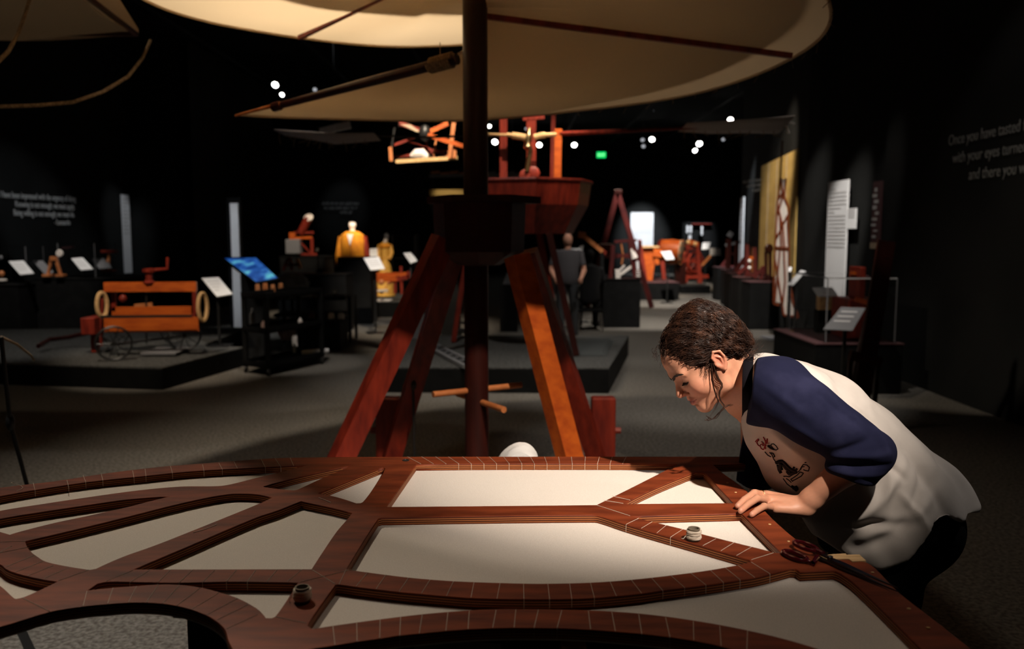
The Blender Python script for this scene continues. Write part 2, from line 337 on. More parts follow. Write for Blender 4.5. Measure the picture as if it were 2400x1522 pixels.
board('text_panel', 'narrow white panel on the wall beyond the last pedestals', 'panel', (5.66, 21.2, 0.45), 0.8, 2.1, math.radians(-98.9), 10)
board('text_panel', 'narrow white panel on the left wall past the lit quotation', 'panel', (on_left(17.6) + .04, 17.6, 0.85), 0.27, 1.6, lw, 10)
board('wall_plaque', 'small grey caption plaque right of the tall white text panel', 'plaque', (4.38, 11.1, 1.72), 0.26, 0.26, -PI / 2, 4, 'white')
t = board('hanging_banner', 'narrow dark red banner with a cream foot on the right wall', 'banner', (4.38, 10.35, 1.48), 0.24, 0.80, -PI / 2, 0, 'maroon')
MB().box((0, -0.005, 0.03), (0.24, 0.006, 0.07)).build('cream_border', M['linen'], t)
mb = MB(); r_ = random.Random(3)
for i in range(9): mb.box((r_.uniform(-.05, .05), -0.006, .14 + i * .07), (r_.uniform(.06, .14), .004, r_.uniform(.02, .05)))
o = mb.build('pattern', M['ink'], t); o['kind'] = 'stuff'
yp = Vector((4.64, 13.75, 0)); yq = Vector((5.10, 17.35, 0)); rz = math.atan2(yp.y - yq.y, yp.x - yq.x)
t = board('wall_panel', 'huge ochre yellow panel on the right wall behind the upright wing frame', 'panel', ((yp.x + yq.x) / 2 - 0.10, (yp.y + yq.y) / 2, 0.88), 3.6, 2.12, rz, 0, 'yellow')
mb = MB()
for i in range(3): mb.box((-.9 + i * .9, -.004, 1.06), (.012, .004, 2.08))
mb.build('panel_seam', M['ink'], t)
# exit sign, ceiling spotlights
t = thing('exit_sign', 'small glowing green exit sign under the ceiling at the back', 'sign', (P(1409, 363, 35.5).x, 35.5, P(1409, 371, 35.5).z))
MB().box((0, 0, 0.13), (0.40, 0.08, 0.27), bev=.01).build('housing', M['black'], t)
MB().box((0, -0.045, 0.13), (0.36, 0.012, 0.23)).build('lit_face', M['exit'], t)
MB().box((0, 0, (CEIL - t.location.z + .2) / 2), (.03, .03, CEIL - t.location.z - .2)).build('hanger', M['black'], t)
text('lettering', 'EXIT', (0, -0.055, 0.075), (PI / 2, 0, 0), 0.15, M['exitwhite'], t, 'CENTER')
def lamp(px, py, Y, size, bright, label, dirn):
    p = P(px, py, Y); t = thing('ceiling_spotlight', label, 'spotlight', p, 0, 'spotlights on the ceiling tracks')
    d = Vector(dirn).normalized(); mb = MB()
    mb.lathe((0, 0, 0), [(size * .55, -.22), (size * .9, -.16), (size, -.02), (size * 1.05, 0), (size * .9, 0.0)], 14, d)
    mb.build('lamp_can', M['blackmetal'], t, True)
    MB().tube([Vector((0, 0, 0)) - d * .12, (0, 0, CEIL - p.z)], .012, 6).build('stem', M['blackmetal'], t)
    MB().lathe((0, 0, 0), [(size * .88, -0.002), (size * .88, 0.004)], 14, d).build('lens', M['lamp' if bright else 'lampdim'], t)
    return t
LAMPS = [(645, 199, 18, .070, 1, 'brightest round ceiling spotlight at the upper left, above the linen tip'), (661, 222, 20, .05, 1, 'small bright ceiling spotlight just below the brightest left one'),
    (738, 210, 21, .05, 0, 'dim grey ceiling spotlight right of the bright left pair, the higher one'), (730, 225, 21, .05, 0, 'dim grey ceiling spotlight touching the lowest linen spar'),
    (1346, 340, 32, .10, 1, 'bright round spotlight left of the green exit sign'), (1264, 340, 32, .10, 1, 'bright spotlight between the centre post and right post of the hull machine'),
    (1160, 333, 32, .11, 1, 'bright spotlight right against the dark mast'), (1147, 296, 30, .06, 1, 'small spotlight high beside the dark mast under the sail edge'),
    (1233, 302, 31, .05, 0, 'tiny spotlight left of the middle post of the hull machine'), (1506, 328, 31, .07, 0, 'left lamp of the cluster above the red A-frame'),
    (1528, 327, 31, .10, 1, 'brightest lamp of the cluster above the red A-frame'), (1508, 343, 31, .07, 0, 'lowest lamp of the cluster above the red A-frame'),
    (1639, 337, 32, .11, 1, 'large bright spotlight below the far wing tip'), (1629, 353, 32, .085, 1, 'smaller pinkish spotlight just under the large one at right'),
    (1712, 281, 26, .085, 1, 'bright spotlight above the far wing tip'), (1695, 327, 30, .06, 0, 'dim spotlight right of the large bright one'),
    (1687, 308, 30, .05, 0, 'dim spotlight against the hanging wing tip edge'), (1533, 257, 28, .05, 0, 'lone dim spotlight just below the sail edge on the right')]
for i, (px, py, Y, s, b, lb) in enumerate(LAMPS): lamp(px, py, Y, s, b, lb, (random.uniform(-.3, .3), -1, -.75))
# ------------------------------------------------------------------ the wing frame on its table
TZ, TH = 0.95, 0.020
def G2(p): v = G(p[0], p[1], TZ); return (v.x, v.y)
def smooth_poly(pts, closed=True, sharp=38):                     # rounds only the shallow corners
    n = len(pts); P2 = [Vector(p) for p in pts]; out = []
    def ang(i):
        a = P2[i] - P2[i - 1]; b = P2[(i + 1) % n] - P2[i]
        return math.degrees(a.angle(b)) if a.length > 1e-6 and b.length > 1e-6 else 0
    sh = [ang(i) > sharp for i in range(n)]
    for i in range(n):
        j = (i + 1) % n; a, b = P2[i], P2[j]
        ta = Vector((0, 0)) if sh[i] else (P2[j] - P2[i - 1]).normalized()
        tb = Vector((0, 0)) if sh[j] else (P2[(j + 1) % n] - P2[i]).normalized()
        L = (b - a).length
        if ta.length == 0: ta = (b - a) / L
        if tb.length == 0: tb = (b - a) / L
        if sh[i] and not sh[j]: ta = (2 * (b - a) / L - tb).normalized()
        if sh[j] and not sh[i]: tb = (2 * (b - a) / L - ta).normalized()
        k = 4 if L > 0.03 else 2
        for q in range(k):
            t = q / k; h1 = 2 * t ** 3 - 3 * t * t + 1; h2 = t ** 3 - 2 * t * t + t; h3 = -2 * t ** 3 + 3 * t * t; h4 = t ** 3 - t * t
            out.append(a * h1 + ta * L * h2 + b * h3 + tb * L * h4)
    return out
OUT = [(0,1144),(125,1129),(250,1110),(375,1095),(500,1085),(600,1077.5),(650,1074.5),(750,1072.5),(900,1071.5),(1300,1071),(1770,1071),(1770,1087),(1672,1090),
    (1693,1109),(1746,1148),(1811,1218),(1882,1278),(1932,1309),(1972,1307),(2030,1319),(2049,1331),(2107,1390),(2180,1447),(2275,1522),(2400,1622),
    (2280,1720),(2150,1655),(2000,1598),(1830,1550),(1712,1521),(1675,1512),(1625,1502),(1575,1494.5),(1512,1487),(1445,1481),(1387,1476.5),(1305,1473),(1200,1472),(1155,1473),(1100,1475.5),(1045,1479.5),(982,1485.5),(937,1490),(890,1497),(837,1504.5),(785,1513),(700,1528),
    (640,1560),(590,1560),(555,1535),(536,1502),(528,1476),(507,1456),(485,1443),(450,1429.5),(415,1420.5),(382,1415.5),(344,1413),(302,1413),(252,1416.5),(195,1422),(116,1435),(0,1470),(-200,1520),
    (-420,1440),(-520,1350),(-470,1270),(-330,1212),(-160,1170)]
HA = [(-330,1262),(-160,1194),(0,1163.5),(75,1150),(200,1131),(325,1117.5),(450,1105),(600,1096.5),(720,1091),(658,1107),(600,1121),(540,1136),(510,1140),(425,1141),(325,1150),(200,1167),(100,1182),(0,1198),(-160,1234),(-290,1280)]
HB = [(-200,1262),(0,1216.5),(100,1200),(200,1185),(300,1171),(400,1164),(350,1176),(300,1189),(250,1200),(205,1210),(125,1227),(50,1246),(23,1254),(0,1247.5),(-90,1270),(-180,1305)]
HC = [(59,1269),(150,1248),(250,1224),(325,1205),(400,1186),(475,1169),(533,1159),(562,1157.5),(600,1159),(638,1167),(608,1181),(500,1225),(400,1265),(350,1284),(288,1306),(225,1334),(210,1336.5),(150,1327),(107,1317),(85,1304),(72,1294),(62,1280)]
HD = [(312,1335.5),(440,1281.5),(600,1213.7),(650,1197),(698,1178),(706,1175),(720,1178.5),(775,1190),(826,1203),(814,1218),(790,1246),(755,1297.5),(731,1335),(600,1335.2),(450,1335.6)]
HE = [(617,1140.5),(700,1118.5),(830,1090),(750,1124),(698,1148),(688,1150),(664,1148),(618,1142)]
HF = [(744,1157),(825,1124),(898,1095),(903,1100),(875,1146),(852,1176),(845,1180),(835,1180.5),(800,1169),(772,1162)]
HG = [(975,1089),(1200,1087),(1590,1088),(1490,1139),(1398,1184.5),(1300,1185.5),(1200,1186.5),(905,1189),(935,1146)]
HH = [(1460,1182.3),(1525,1149),(1602,1117),(1630,1107),(1648,1107.5),(1660,1117),(1719,1180),(1600,1181)]
HI = [(1476,1210.8),(1600,1207),(1738,1203.5),(1745,1210),(1832,1297),(1812,1296.5),(1800,1292),(1700,1267),(1610,1243.5),(1527.5,1223.5)]
HJ = [(886,1216),(895,1213.5),(1200,1209),(1385,1207.5),(1402,1208.5),(1470,1230.5),(1540,1251),(1645,1280.5),(1757,1313),(1760,1318),(1727.5,1325.75),(1662.5,1337.5),(1572.5,1349.5),(1482.5,1359.5),(1385,1366.5),(1275,1369),(1200,1368),(1062.5,1363),(957.5,1354.5),(850,1341),(811,1335),(832,1300),(862,1252)]
HK = [(204,1385),(228,1368.5),(255,1364),(325,1365),(422,1366.3),(530,1364),(600,1364.5),(699,1366),(688,1385),(660,1427),(645,1446),(636,1450),(622,1449.5),(615,1440),(600,1426),(557,1403),(515,1389.5),(475,1379),(425,1372),(370,1370.8),(320,1374.5),(265,1378.5)]
HL = [(786,1371),(795,1370.5),(835,1376),(882.5,1382),(935,1388),(990,1393),(1047.5,1398),(1102.5,1402),(1200,1404.7),(1337.5,1404.5),(1392.5,1402),(1442.5,1398),(1500,1392),(1552.5,1384.5),(1605,1378),(1652.5,1372),(1695,1366),(1732.5,1360),(1768,1354.5),(1803.75,1346),(1852,1333),(1866,1334),(1876,1341),(1952,1337.5),(1968,1343),(2003,1368),(2082,1444),(2160,1522),(2252,1614),
    (2245,1650),(2130,1605),(2000,1552),(1917,1522),(1832,1497),(1750,1478),(1667,1462),(1550,1444.5),(1437,1434),(1300,1429.5),(1200,1428.5),(1125,1430),(1000,1439.5),(875,1454.5),(732,1475),(720,1468),(735,1442)]
HM = [(-80,1300),(0,1323),(15,1334.5),(35,1343),(65,1351),(105,1359.5),(136,1363.5),(102,1380),(57,1400),(37,1404.5),(30,1401),(0,1374),(-60,1335)]
def flat_mesh(polys, z0, z1, bevel=0.0):                         # outline with holes, filled and extruded
    c = bpy.data.curves.new('tmp', 'CURVE'); c.dimensions = '2D'; c.fill_mode = 'BOTH'; c.extrude = (z1 - z0) / 2 - bevel; c.bevel_depth = bevel; c.bevel_resolution = 0
    for pl in polys:
        s = c.splines.new('POLY'); s.points.add(len(pl) - 1); s.use_cyclic_u = True
        for i, p in enumerate(pl): s.points[i].co = (p[0], p[1], 0, 1)
    o = bpy.data.objects.new('tmp', c); COL.objects.link(o); bpy.context.view_layer.update()
    me = bpy.data.meshes.new_from_object(o.evaluated_get(bpy.context.evaluated_depsgraph_get())); bpy.data.objects.remove(o)
    me.transform(Matrix.Translation((0, 0, (z0 + z1) / 2))); me.name = 'flat'; return me
HOLES = [HA, HB, HC, HD, HE, HF, HG, HH, HI, HJ, HK, HL, HM]
WCX, WCY = 0.0, 1.9
def tab(pl): return [(p[0] - WCX, p[1] - WCY) for p in pl]
outl = smooth_poly([G2(p) for p in OUT])
wing = thing('wing_frame', 'large flat reddish plywood wing frame lying over white cloth on the work table', 'wing frame', (WCX, WCY, TZ - TH))
link('plywood_frame', flat_mesh([tab(outl)] + [tab(smooth_poly([G2(p) for p in h])) for h in HOLES], 0, TH, 0.0012), M['ply'], wing)
# the cloth is stretched a little inside the outline under the frame
cx = sum(p[0] for p in outl) / len(outl); cy = sum(p[1] for p in outl) / len(outl)
cl = tab(outl)
o = link('wing_cloth', flat_mesh([cl], -0.0035, -0.0005), M['paper'], wing)
# waxed thread lashed over the beams: (far edge pixel, near edge pixel) on the top face
TH_SEG = [((157,1126.5),(161,1144)),((78,1133),(82,1150)),((195,1115.5),(201,1131)),((237,1110),(241,1127)),((311,1104),(314,1121)),((340,1100),(342,1117)),((400,1094),(404,1110)),((475,1090),(478,1105)),((513,1086),(521,1101)),((548,1082),(556,1098)),
    ((612,1077),(622,1097)),((645,1076),(658,1095)),((680,1074),(688,1092))]
for k in range(17): TH_SEG.append(((955 + 32 * k + (k % 3), 1071.5), (986 + 29.6 * k, 1088 - k * .05)))
TH_SEG += [((28,1281.5),(0,1295)),((60,1270),(-2,1272)),((0,1297),(66,1284)),((12,1331),(80,1303)),((35,1343),(100,1317)),((65,1351),(125,1327)),((104,1357),(163,1331)),((136,1363),(208,1337))]
for a, b in (((312,1338),(250,1363)),((352,1337),(305,1366)),((400,1337),(370,1366)),((451,1337),(420,1367)),((504,1337),(475,1366)),((555,1336.5),(531,1364)),((600,1336.5),(580,1364.5)),((650,1336),(626,1364)),((708,1336),(674,1364))): TH_SEG.append((a, b))
for a, b in (((811,1337),(795,1370)),((862,1343),(835,1375)),((905,1348),(882,1381)),((958,1355),(936,1387)),((1008,1360),(988,1392)),((1063,1364),(1047,1397)),((1111,1366),(1104,1401)),((1172,1368),(1165,1403.5)),((1227,1369),(1228,1405)),((1284,1369.5),(1288,1405)),((1335,1369),(1340,1404.5)),((1384,1368),(1393,1402)),((1430,1365),(1444,1397)),((1480,1361),(1503,1391)),((1527,1356),(1553,1385)),((1572,1350),(1604,1378)),((1618,1344),(1654,1372)),((1665,1338),(1695,1366)),((1700,1332),(1734,1360)),((1729,1326),(1768,1354)),((1761,1319),(1804,1346))): TH_SEG.append((a, b))
for a, b in (((1497,1216),(1468,1230)),((1529,1224),(1504,1239)),((1562,1232),(1540,1250)),((1600,1242),(1572,1260)),((1678,1264),(1648,1280)),((1722,1272),(1690,1292)),((1762,1283),(1727,1303)),((1813,1297),(1762,1313))): TH_SEG.append((a, b))
TH_SEG += [((1398,1185),(1476,1210)),((1415,1174),(1460,1181)),((1435,1164),(1476,1173)),((833,1334),(702,1366)),((732,1337),(784,1369)),((645,1447),(718,1462))]
for a, b in (((204,1387),(195,1421)),((265,1379),(253,1415)),((320,1375),(302,1412)),((371,1372),(344,1412)),((421,1373),(382,1415)),((470,1379),(415,1420)),((513,1391),(452,1428)),((557,1404),(485,1442)),((582,1418),(510,1454)),((604,1442),(532,1475)),((53,1403),(116,1434)),
    ((780,1467),(785,1512)),((836,1459),(837,1504)),((891,1452),(890,1496)),((939,1446),(937,1490)),((990,1440),(983,1485)),((1050,1435),(1045,1479)),((1100,1432),(1097,1475)),((1163,1430),(1155,1472)),((1209,1430),(1205,1471)),((1262,1430),(1252,1472)),((1317,1431),(1306,1473)),((1379,1433),(1384,1475)),((1434,1436),(1442,1480)),((1497,1442),(1504,1486)),((1560,1449),(1570,1494)),((1625,1458),(1626,1501)),((1687,1469),(1690,1515)),((1752,1480),(1750,1530))): TH_SEG.append((a, b))
for a, b in TH_SEG:
    A = Vector((*G2(a), TZ + .0008)); B = Vector((*G2(b), TZ + .0008)); d = (B - A).normalized() * .0006
    C_ = B + d + Vector((0, 0, -TH)); C_.z = TZ - TH + .001
    part(wing, 'lashing_thread', MB().tube([A, B + d * .5, B + d * 2 + Vector((0, 0, -.002)), C_ + d], .00055, 4, False), M['thread'])
for a in ((951,1080),):
    part(wing, 'bolt', MB().lathe((*G2(a), TZ), [(.011, 0), (.011, .002), (.007, .003), (.006, .001)], 16), M['blackmetal'])
for a in ((1804,1230),(1848,1270),(1890,1320),(2045,1343),(2130,1428),(2175,1473),(1705,1133),(1724,1155),(2064,1362)):
    part(wing, 'screw_plug', MB().lathe((*G2(a), TZ), [(.0035, 0), (.0035, .0012), (.002, .0016)], 10), M['palewood'])
# broken plywood layer at the right-hand edge
sp = [(1916,1300),(1932,1304),(1960,1301),(1982,1300),(1984,1303),(2014,1302.5),(2030,1317),(1998,1319),(1990,1313),(1960,1313),(1930,1312)]
me = flat_mesh([tab([G2(p) for p in sp])], TH - .006, TH + .0022); link('splintered_edge', me, M['palewood'], wing)
# loose curl of thread, offcuts
part(wing, 'loose_thread', MB().tube([Vector((*G2((40 + 14 * math.sin(k * .8), 1152 - 3.0 * k)), TZ + .001 + .004 * math.sin(k * .45))) for k in range(8)], .0007, 5), M['thread'])
for a in ([(747,1168),(760,1173),(775,1179)], [(453,1250),(475,1244),(492,1238),(508,1231)]):
    mb = MB().tube([Vector((*G2(p), TZ + .0012)) for p in a], .0009, 5); c = Vector(mb.v[0])
    o = mb.build('thread_offcut', M['thread'], None, loc=c)
    setp(o, 'short pale thread offcut on the ' + ('beam crossing left of centre' if a[0][0] > 700 else 'long dark beam at left'), 'thread')
# spools of thread
def spool(px, py, r, h, label, dark):
    p = G(px, py, TZ); t = thing('thread_spool', label, 'thread spool', p + Vector((0, 0, .001)), 0)
    m1 = mat('spool_card_' + ('b' if dark else 'a'), (0.24, 0.20, 0.15), 0.8, noise=(30, (0.18, 0.15, 0.11), .4, .6))
    MB().lathe((0, 0, 0), [(r * .78, 0), (r * .9, .001), (r * .9, .003), (r * .78, .004), (r * .78, h - .002), (r * .86, h), (r * .68, h), (r * .66, h - .004), (r * .66, .006)], 28).build('core', m1, t, True)
    mb = MB(); pts = []
    for k in range(150): a = k * .42; z = .006 + (h - .012) * (.5 - .5 * math.cos(k / 149 * PI * 3)); pts.append((r * (.92 + .06 * math.sin(k)) * math.cos(a), r * (.92 + .06 * math.sin(k)) * math.sin(a), z))
    mb.tube(pts, .0022, 5).build('wound_thread', M['thread'], t, True)
    MB().tube([(-r, 0, .012), (-r * 1.5, -.004, .004), (-r * 1.6, .006, .0012)], .0009, 4).build('loose_end', M['thread'], t)
    return t
spool(1626, 1267, .0165, .028, 'small pale thread spool on the diagonal beam near the womans hand', 0)
spool(709, 1410, .0165, .028, 'wound thread spool on the crossing beam at lower left', 1)
# scissors
def scissors():
    mred = mat('red_enamel_handle', (0.045, 0.003, 0.005), 0.12, spec=0.7); msteel = mat('worn_steel', (0.09, 0.09, 0.095), 0.3, metal=1)
    t = thing('tailor_scissors', 'large scissors with glossy dark red handles lying by the splintered corner', 'scissors', G(1950, 1325, TZ) + Vector((0, 0, .001)))
    H1, H2, PV, TIP = [G(*p, TZ) for p in ((1848, 1301), (1868, 1286), (1945, 1322), (2104, 1392))]
    ax = (TIP - PV).normalized(); sd = Vector((-ax.y, ax.x, 0)); z = Vector((0, 0, TZ))
    for s, H, lift in ((-1, H1, .006), (1, H2, .012)):
        nm = 'scissor_half'; mbh = MB(); c = H + ax * .022
        ring = []
        for k in range(21):
            a = 2 * PI * k / 20; ring.append(c + ax * .032 * math.cos(a) + sd * (s * .003 + .0145 * math.sin(a)) + Vector((0, 0, lift)))
        mbh.tube(ring, .0048, 8, False)
        mbh.tube([c + ax * .030 + sd * s * .003 + Vector((0, 0, lift)), c + ax * .05 + sd * s * .002 + Vector((0, 0, lift)), PV - ax * .028 + sd * s * .008 + Vector((0, 0, lift))], [.0055, .006, .006], 8)
        h = part(t, 'handle', mbh, mred, True)
        Q = [PV - ax * .03 + sd * s * .014, PV + sd * (-s) * .004 + sd * s * .012, PV + ax * .03 + sd * s * .010, TIP + sd * s * .001, PV - ax * .03 + sd * s * .002]
        Q = [q + Vector((0, 0, lift - .003)) for q in (Q[0], Q[1], Q[2], Q[3], PV + ax * .02 - sd * s * .006, Q[4])]
        part(t, 'blade', MB().slab(Q, (0, 0, 1), .0028), msteel)
    part(t, 'pivot_screw', MB().lathe(PV + Vector((0, 0, .008)), [(.006, 0), (.006, .0085), (.004, .0095)], 14), msteel, True)
scissors()
# white rolled cloth showing beyond the far edge of the table
def fold_bundle():
    c = P(1203, 1085, 2.95); mb = MB(); vs = []; n = 30
    for i in range(12):
        for j in range(n):
            a = PI * j / (n - 1); w = .19 * (1 - .10 * abs(i - 6) / 6)
            r = 1 + .04 * math.sin(a * 7 + i) ; vs.append((c.x + math.cos(a) * w * .52 * r + .028 * math.sin(a) , c.y + i * .02, c.z - .12 + math.sin(a) ** .9 * .165 * (1 + .02 * math.sin(i * 2 + a * 5)) - .0008 * (i - 4) ** 2))
    fs = [(i * n + j, (i + 1) * n + j, (i + 1) * n + j + 1, i * n + j + 1) for i in range(11) for j in range(n - 1)] + [tuple(range(n)), tuple(11 * n + k for k in range(n))]
    mb.add(vs, fs); o = mb.build('cloth_bundle', mat('white_towelling', (0.78, 0.76, 0.74), .95, bump=(200, .4)), None, True, loc=(c.x, c.y + .11, c.z - .12))
    return setp(o, 'white folded cloth bundle just beyond the far table edge', 'cloth')
fold_bundle()
# ------------------------------------------------------------------ black work table carrying the frame
t = thing('work_table', 'black draped work table underneath the plywood wing frame', 'table', (0.05, 2.05, 0))
f = TZ - TH - .006
mb = MB(); mb.prism([(x - .05, y - 2.05) for x, y in [(-.68, 2.52), (.62, 2.52), (.62, 1.62), (.05, 1.52), (-.68, 1.64)]], f - .04, f); mb.build('tabletop', M['black'], t)
mb = MB(); mb.prism([(x - .05, y - 2.05) for x, y in [(-.66, 2.50), (.60, 2.50), (.60, 1.64), (.05, 1.545), (-.66, 1.66)]], .02, f - .04); mb.build('black_drape', M['black'], t)
for x in (-.45, .45):
    for y in (-.28, .38): MB().box((x, y, .01), (.05, .05, .02)).build('leg', M['blackmetal'], t)
bb = G(560, 1575, TZ - TH); cc = G(1120, 1502, .72)
o = MB().box((0, 0, 0), (.17, .002, .20)).build('taped_sheet', M['greywall'], None); o.location = (-.105, 1.5665, .79); o.rotation_euler = (0, 0, -.159); setp(o, 'dark grey sheet hanging on the front of the black table drape', 'sheet')
t = thing('trestle', 'slanting wooden trestle leg showing below the near edge of the frame', 'trestle', (G(1335, 1510, .85).x, 1.50, 0))
for s in (-1, 1): MB().bar((s * .18 * 0 + .0, .0, .90), (.12 * s, .0, 0), .045, .03).build('leg', M['dowel'], t)
p = G(70, 1500, 0); q = G(100, 1560, 0)
t = thing('floor_cable', 'dark cable cover strip on the speckled floor at bottom left', 'cable', G(60, 1490, 0))
o = MB().bar(G(45, 1470, .003) - t.location, G(115, 1620, .003) - t.location, .035, .006).build('strip', M['blackmetal'], t)
# ------------------------------------------------------------------ aerial screw
MX, MY = -0.21, 5.0
scr = thing('aerial_screw', 'towering wooden aerial screw with spiral linen sail on a dark mast behind the table', 'machine', (MX, MY, 0))
def P5(px, py, Y): v = P(px, py, Y); return Vector((v.x - MX, v.y - MY, v.z))
MB().lathe((0, 0, 0), [(.075, .03), (.078, .1), (.071, .2), (.0715, 5.2), (.06, 5.25)], 28).build('mast', M['mast'], scr, True)
RO = lambda ph: 1.9 if ph < 400 else max(.5, 1.9 - (ph - 400) / 500 * 1.0)
def sail_pt(ph, u):
    a = math.radians(150 - ph); r = .068 + (RO(ph) - .068) * u
    zi = 2.68 + .00152 * ph + (.06 if ph > 400 else 0); zo = 2.47 + .00158 * ph
    z = zi + (zo - zi) * (u ** 1.15)
    z -= .035 * math.sin(PI * u) * abs(math.sin(math.radians((ph - 0) * 180 / 145)))
    cr = math.exp(-((ph - 175) / 18) ** 2) * math.sin(u * 4 + ph * .7) * .012 * (1 - u)
    return Vector((r * math.cos(a), r * math.sin(a), z + cr + .006 * math.sin(ph * .11 + u * 5)))
vs = []; fs = []; NP, NU = 240, 20
for i in range(NP + 1):
    for j in range(NU + 1): vs.append(sail_pt(i / NP * 860, j / NU))
for i in range(NP):
    for j in range(NU): k = i * (NU + 1) + j; fs.append((k, k + 1, k + NU + 2, k + NU + 1))
me = bpy.data.meshes.new('sail'); me.from_pydata(vs, [], fs); me.update(); link('linen_sail', me, M['linen'], scr, True)
# rolled hem along the rim
MB().tube([sail_pt(i * 4, 1.0) + Vector((0, 0, -.004)) for i in range(215)], .009, 6).build('rim_hem', M['linen'], scr, True)
a, b = sail_pt(0, .03), sail_pt(0, 1.0)
dd = (b - a).normalized(); MB().tube([a - Vector((0, 0, .02)), a + (b - a) * .78 - Vector((0, 0, .012))], [.034, .024], 12).build('lower_spar', M['mast'], scr, True)
MB().tube([a + (b - a) * .70 - Vector((0, 0, .004)), b + dd * .05], [.016, .009], 10).build('spar_tip', M['dowel'], scr, True)
MB().tube([a + (b - a) * .79 - Vector((0, 0, .012)), a + (b - a) * .825 - Vector((0, 0, .012))], .032, 10).build('spar_ferrule', M['mast'], scr, True)
for ph in (145, 260, 375, 490, 605, 720): MB().bar(sail_pt(ph, .0) - Vector((0, 0, .02)), sail_pt(ph, .98) - Vector((0, 0, .015)), .030, .03).build('sail_rib', M['redwood'], scr)
mb = MB()
for k in range(9): c = a + dd * (.03 + .018 * k) - Vector((0, 0, .018)); x, y, z = frame_to(dd); mb.tube([c + x * .040 * math.cos(q * PI / 6) + y * .040 * math.sin(q * PI / 6) + dd * .0016 * q for q in range(13)], .009, 5)
mb.build('rope_lashing', M['rope'], scr, True)
MB().tube([a + dd * .12, a + dd * .12 + Vector((0, 0, .1))], .0025, 4).build('rope_end', M['rope'], scr)
mb = MB()                                                        # frayed lacing along the rim
for ph in range(70, 200, 6):
    p = sail_pt(ph, 1.0); mb.tube([p, p + Vector((.01, 0, -.02)), p + Vector((random.uniform(-.03, .03), 0, -random.uniform(.03, .07)))], .002, 3)
o = mb.build('lacing_ends', M['rope'], scr); o['kind'] = 'stuff'
# collar, block and legs
def ngon(r, n, c=(0, 0), a0=0): return [(c[0] + r * math.cos(a0 + 2 * PI * k / n), c[1] + r * math.sin(a0 + 2 * PI * k / n)) for k in range(n)]
MB().prism(ngon(.335, 6, (.045, 0.05)), 1.828, 1.868).build('collar', M['mast'], scr)
MB().lathe((.02, .0, 1.35), [(.12, .12), (.26, .2), (.27, .475), (.1, .476)], 8).build('hub_block', M['mast'], scr)
LEGS = [((1040, 560, 4.86), (725, 1262, 4.62)), ((1212, 600, 4.86), (1378, 1262, 4.62)), ((1066, 590, 5.12), (905, 1136, 5.62)), ((1236, 590, 5.12), (1412, 1136, 5.62))]
for i, (a, b) in enumerate(LEGS):
    A = P5(*a); B = P5(*b); B.z = .02; w = .12 if i < 2 else .11
    mb = MB(); d = (B - A).normalized()
    mb.bar(A, B, w, w * .8, up=((.57, -.82, 0), (.6, -.8, 0), (.3, -.95, 0), (-.3, -.95, 0))[i]); o = mb.build('leg', M['redwood'] if i != 1 else M['orange'], scr)  # front right leg takes orange wood, imitating the light falling on it
    if i == 1: o['label'] = 'bright orange front right leg'
for x0, x1, y in ((905, 912, 5.66), (1412, 1412, 5.66)):
    c = P5(x1, 1100, y); MB().box((c.x, c.y, .28), (.16, .10, .56), bev=.01).build('foot_post', M['redwood'], scr)
    MB().tube([(c.x - .12, c.y, .33), (c.x + .12, c.y, .33)], .022, 8).build('peg', M['redwood'], scr)
ft = [P5(*b) for _, b in LEGS]
for i, j in ((0, 3), (1, 2)): MB().bar((ft[i].x, ft[i].y, .05), (ft[j].x, ft[j].y, .05), .1, .1).build('base_beam', M['redwood'], scr)
c1 = Vector((0, 0, .73))
MB().tube([Vector((-.245, -.15, .73)), Vector((.265, .16, .73))], .018, 12).build('crank_bar', M['dowel'], scr, True)
MB().tube([Vector((-.13, .22, .665)), Vector((.165, -.27, .665))], .018, 12).build('crank_bar', M['dowel'], scr, True)
c = P5(970, 940, 5.35); MB().tube([(c.x, c.y, .08), (c.x - .004, c.y, .72)], .008, 6).build('chain_rod', M['blackmetal'], scr); MB().ell((c.x, c.y, .70), (.02, .02, .04), 8).build('rod_knob', M['blackmetal'], scr)
# ------------------------------------------------------------------ pyramid parachute at the upper left
zc = 3.12; C1 = Vector((-2.775, 6.5, zc)); C2 = Vector((-4.5, 6.5, zc)); C3 = Vector((-2.55, 4.8, zc)); C4 = Vector((-4.3, 4.8, zc)); AP = Vector((-3.5, 5.6, 4.6))
par = thing('linen_parachute', 'hanging pyramid parachute of linen, only one corner in view at upper left', 'parachute', (-3.5, 5.6, zc))
f = local(par)
for a, b in ((C1, C2), (C2, C4), (C4, C3), (C3, C1)):
    vs = []; fs = []
    for i in range(9):
        for j in range(9):
            u = i / 8; v = j / 8; e = a.lerp(b, u); p = e.lerp(AP, v); p = p + Vector((0, 0, -.05 * math.sin(PI * u) * (1 - v)))
            vs.append(tuple(f(p)))
    for i in range(8):
        for j in range(8): k = i * 9 + j; fs.append((k, k + 1, k + 10, k + 9))
    me = bpy.data.meshes.new('p'); me.from_pydata(vs, [], fs); me.update(); link('linen_side', me, M['linen'], par, True)
    part(par, 'edge_pole', MB().bar(a, b, .03), M['mast'])
d = (C3 - C1).normalized(); part(par, 'turned_hem', MB().slab([C1 + d * -.05, C1 + d * 1.7, C1 + d * 1.7 + Vector((.22, 0, .12)), C1 + d * .05 + Vector((.03, 0, .02))], (0, 0, 1), .006), M['linen'])
pts = [P(352, 95, 6.5), P(335, 135, 6.3), P(300, 180, 6.1), P(240, 216, 5.9), P(170, 240, 5.7), (P(90, 247, 5.5)), P(0, 250, 5.3), P(-120, 240, 5.2)]
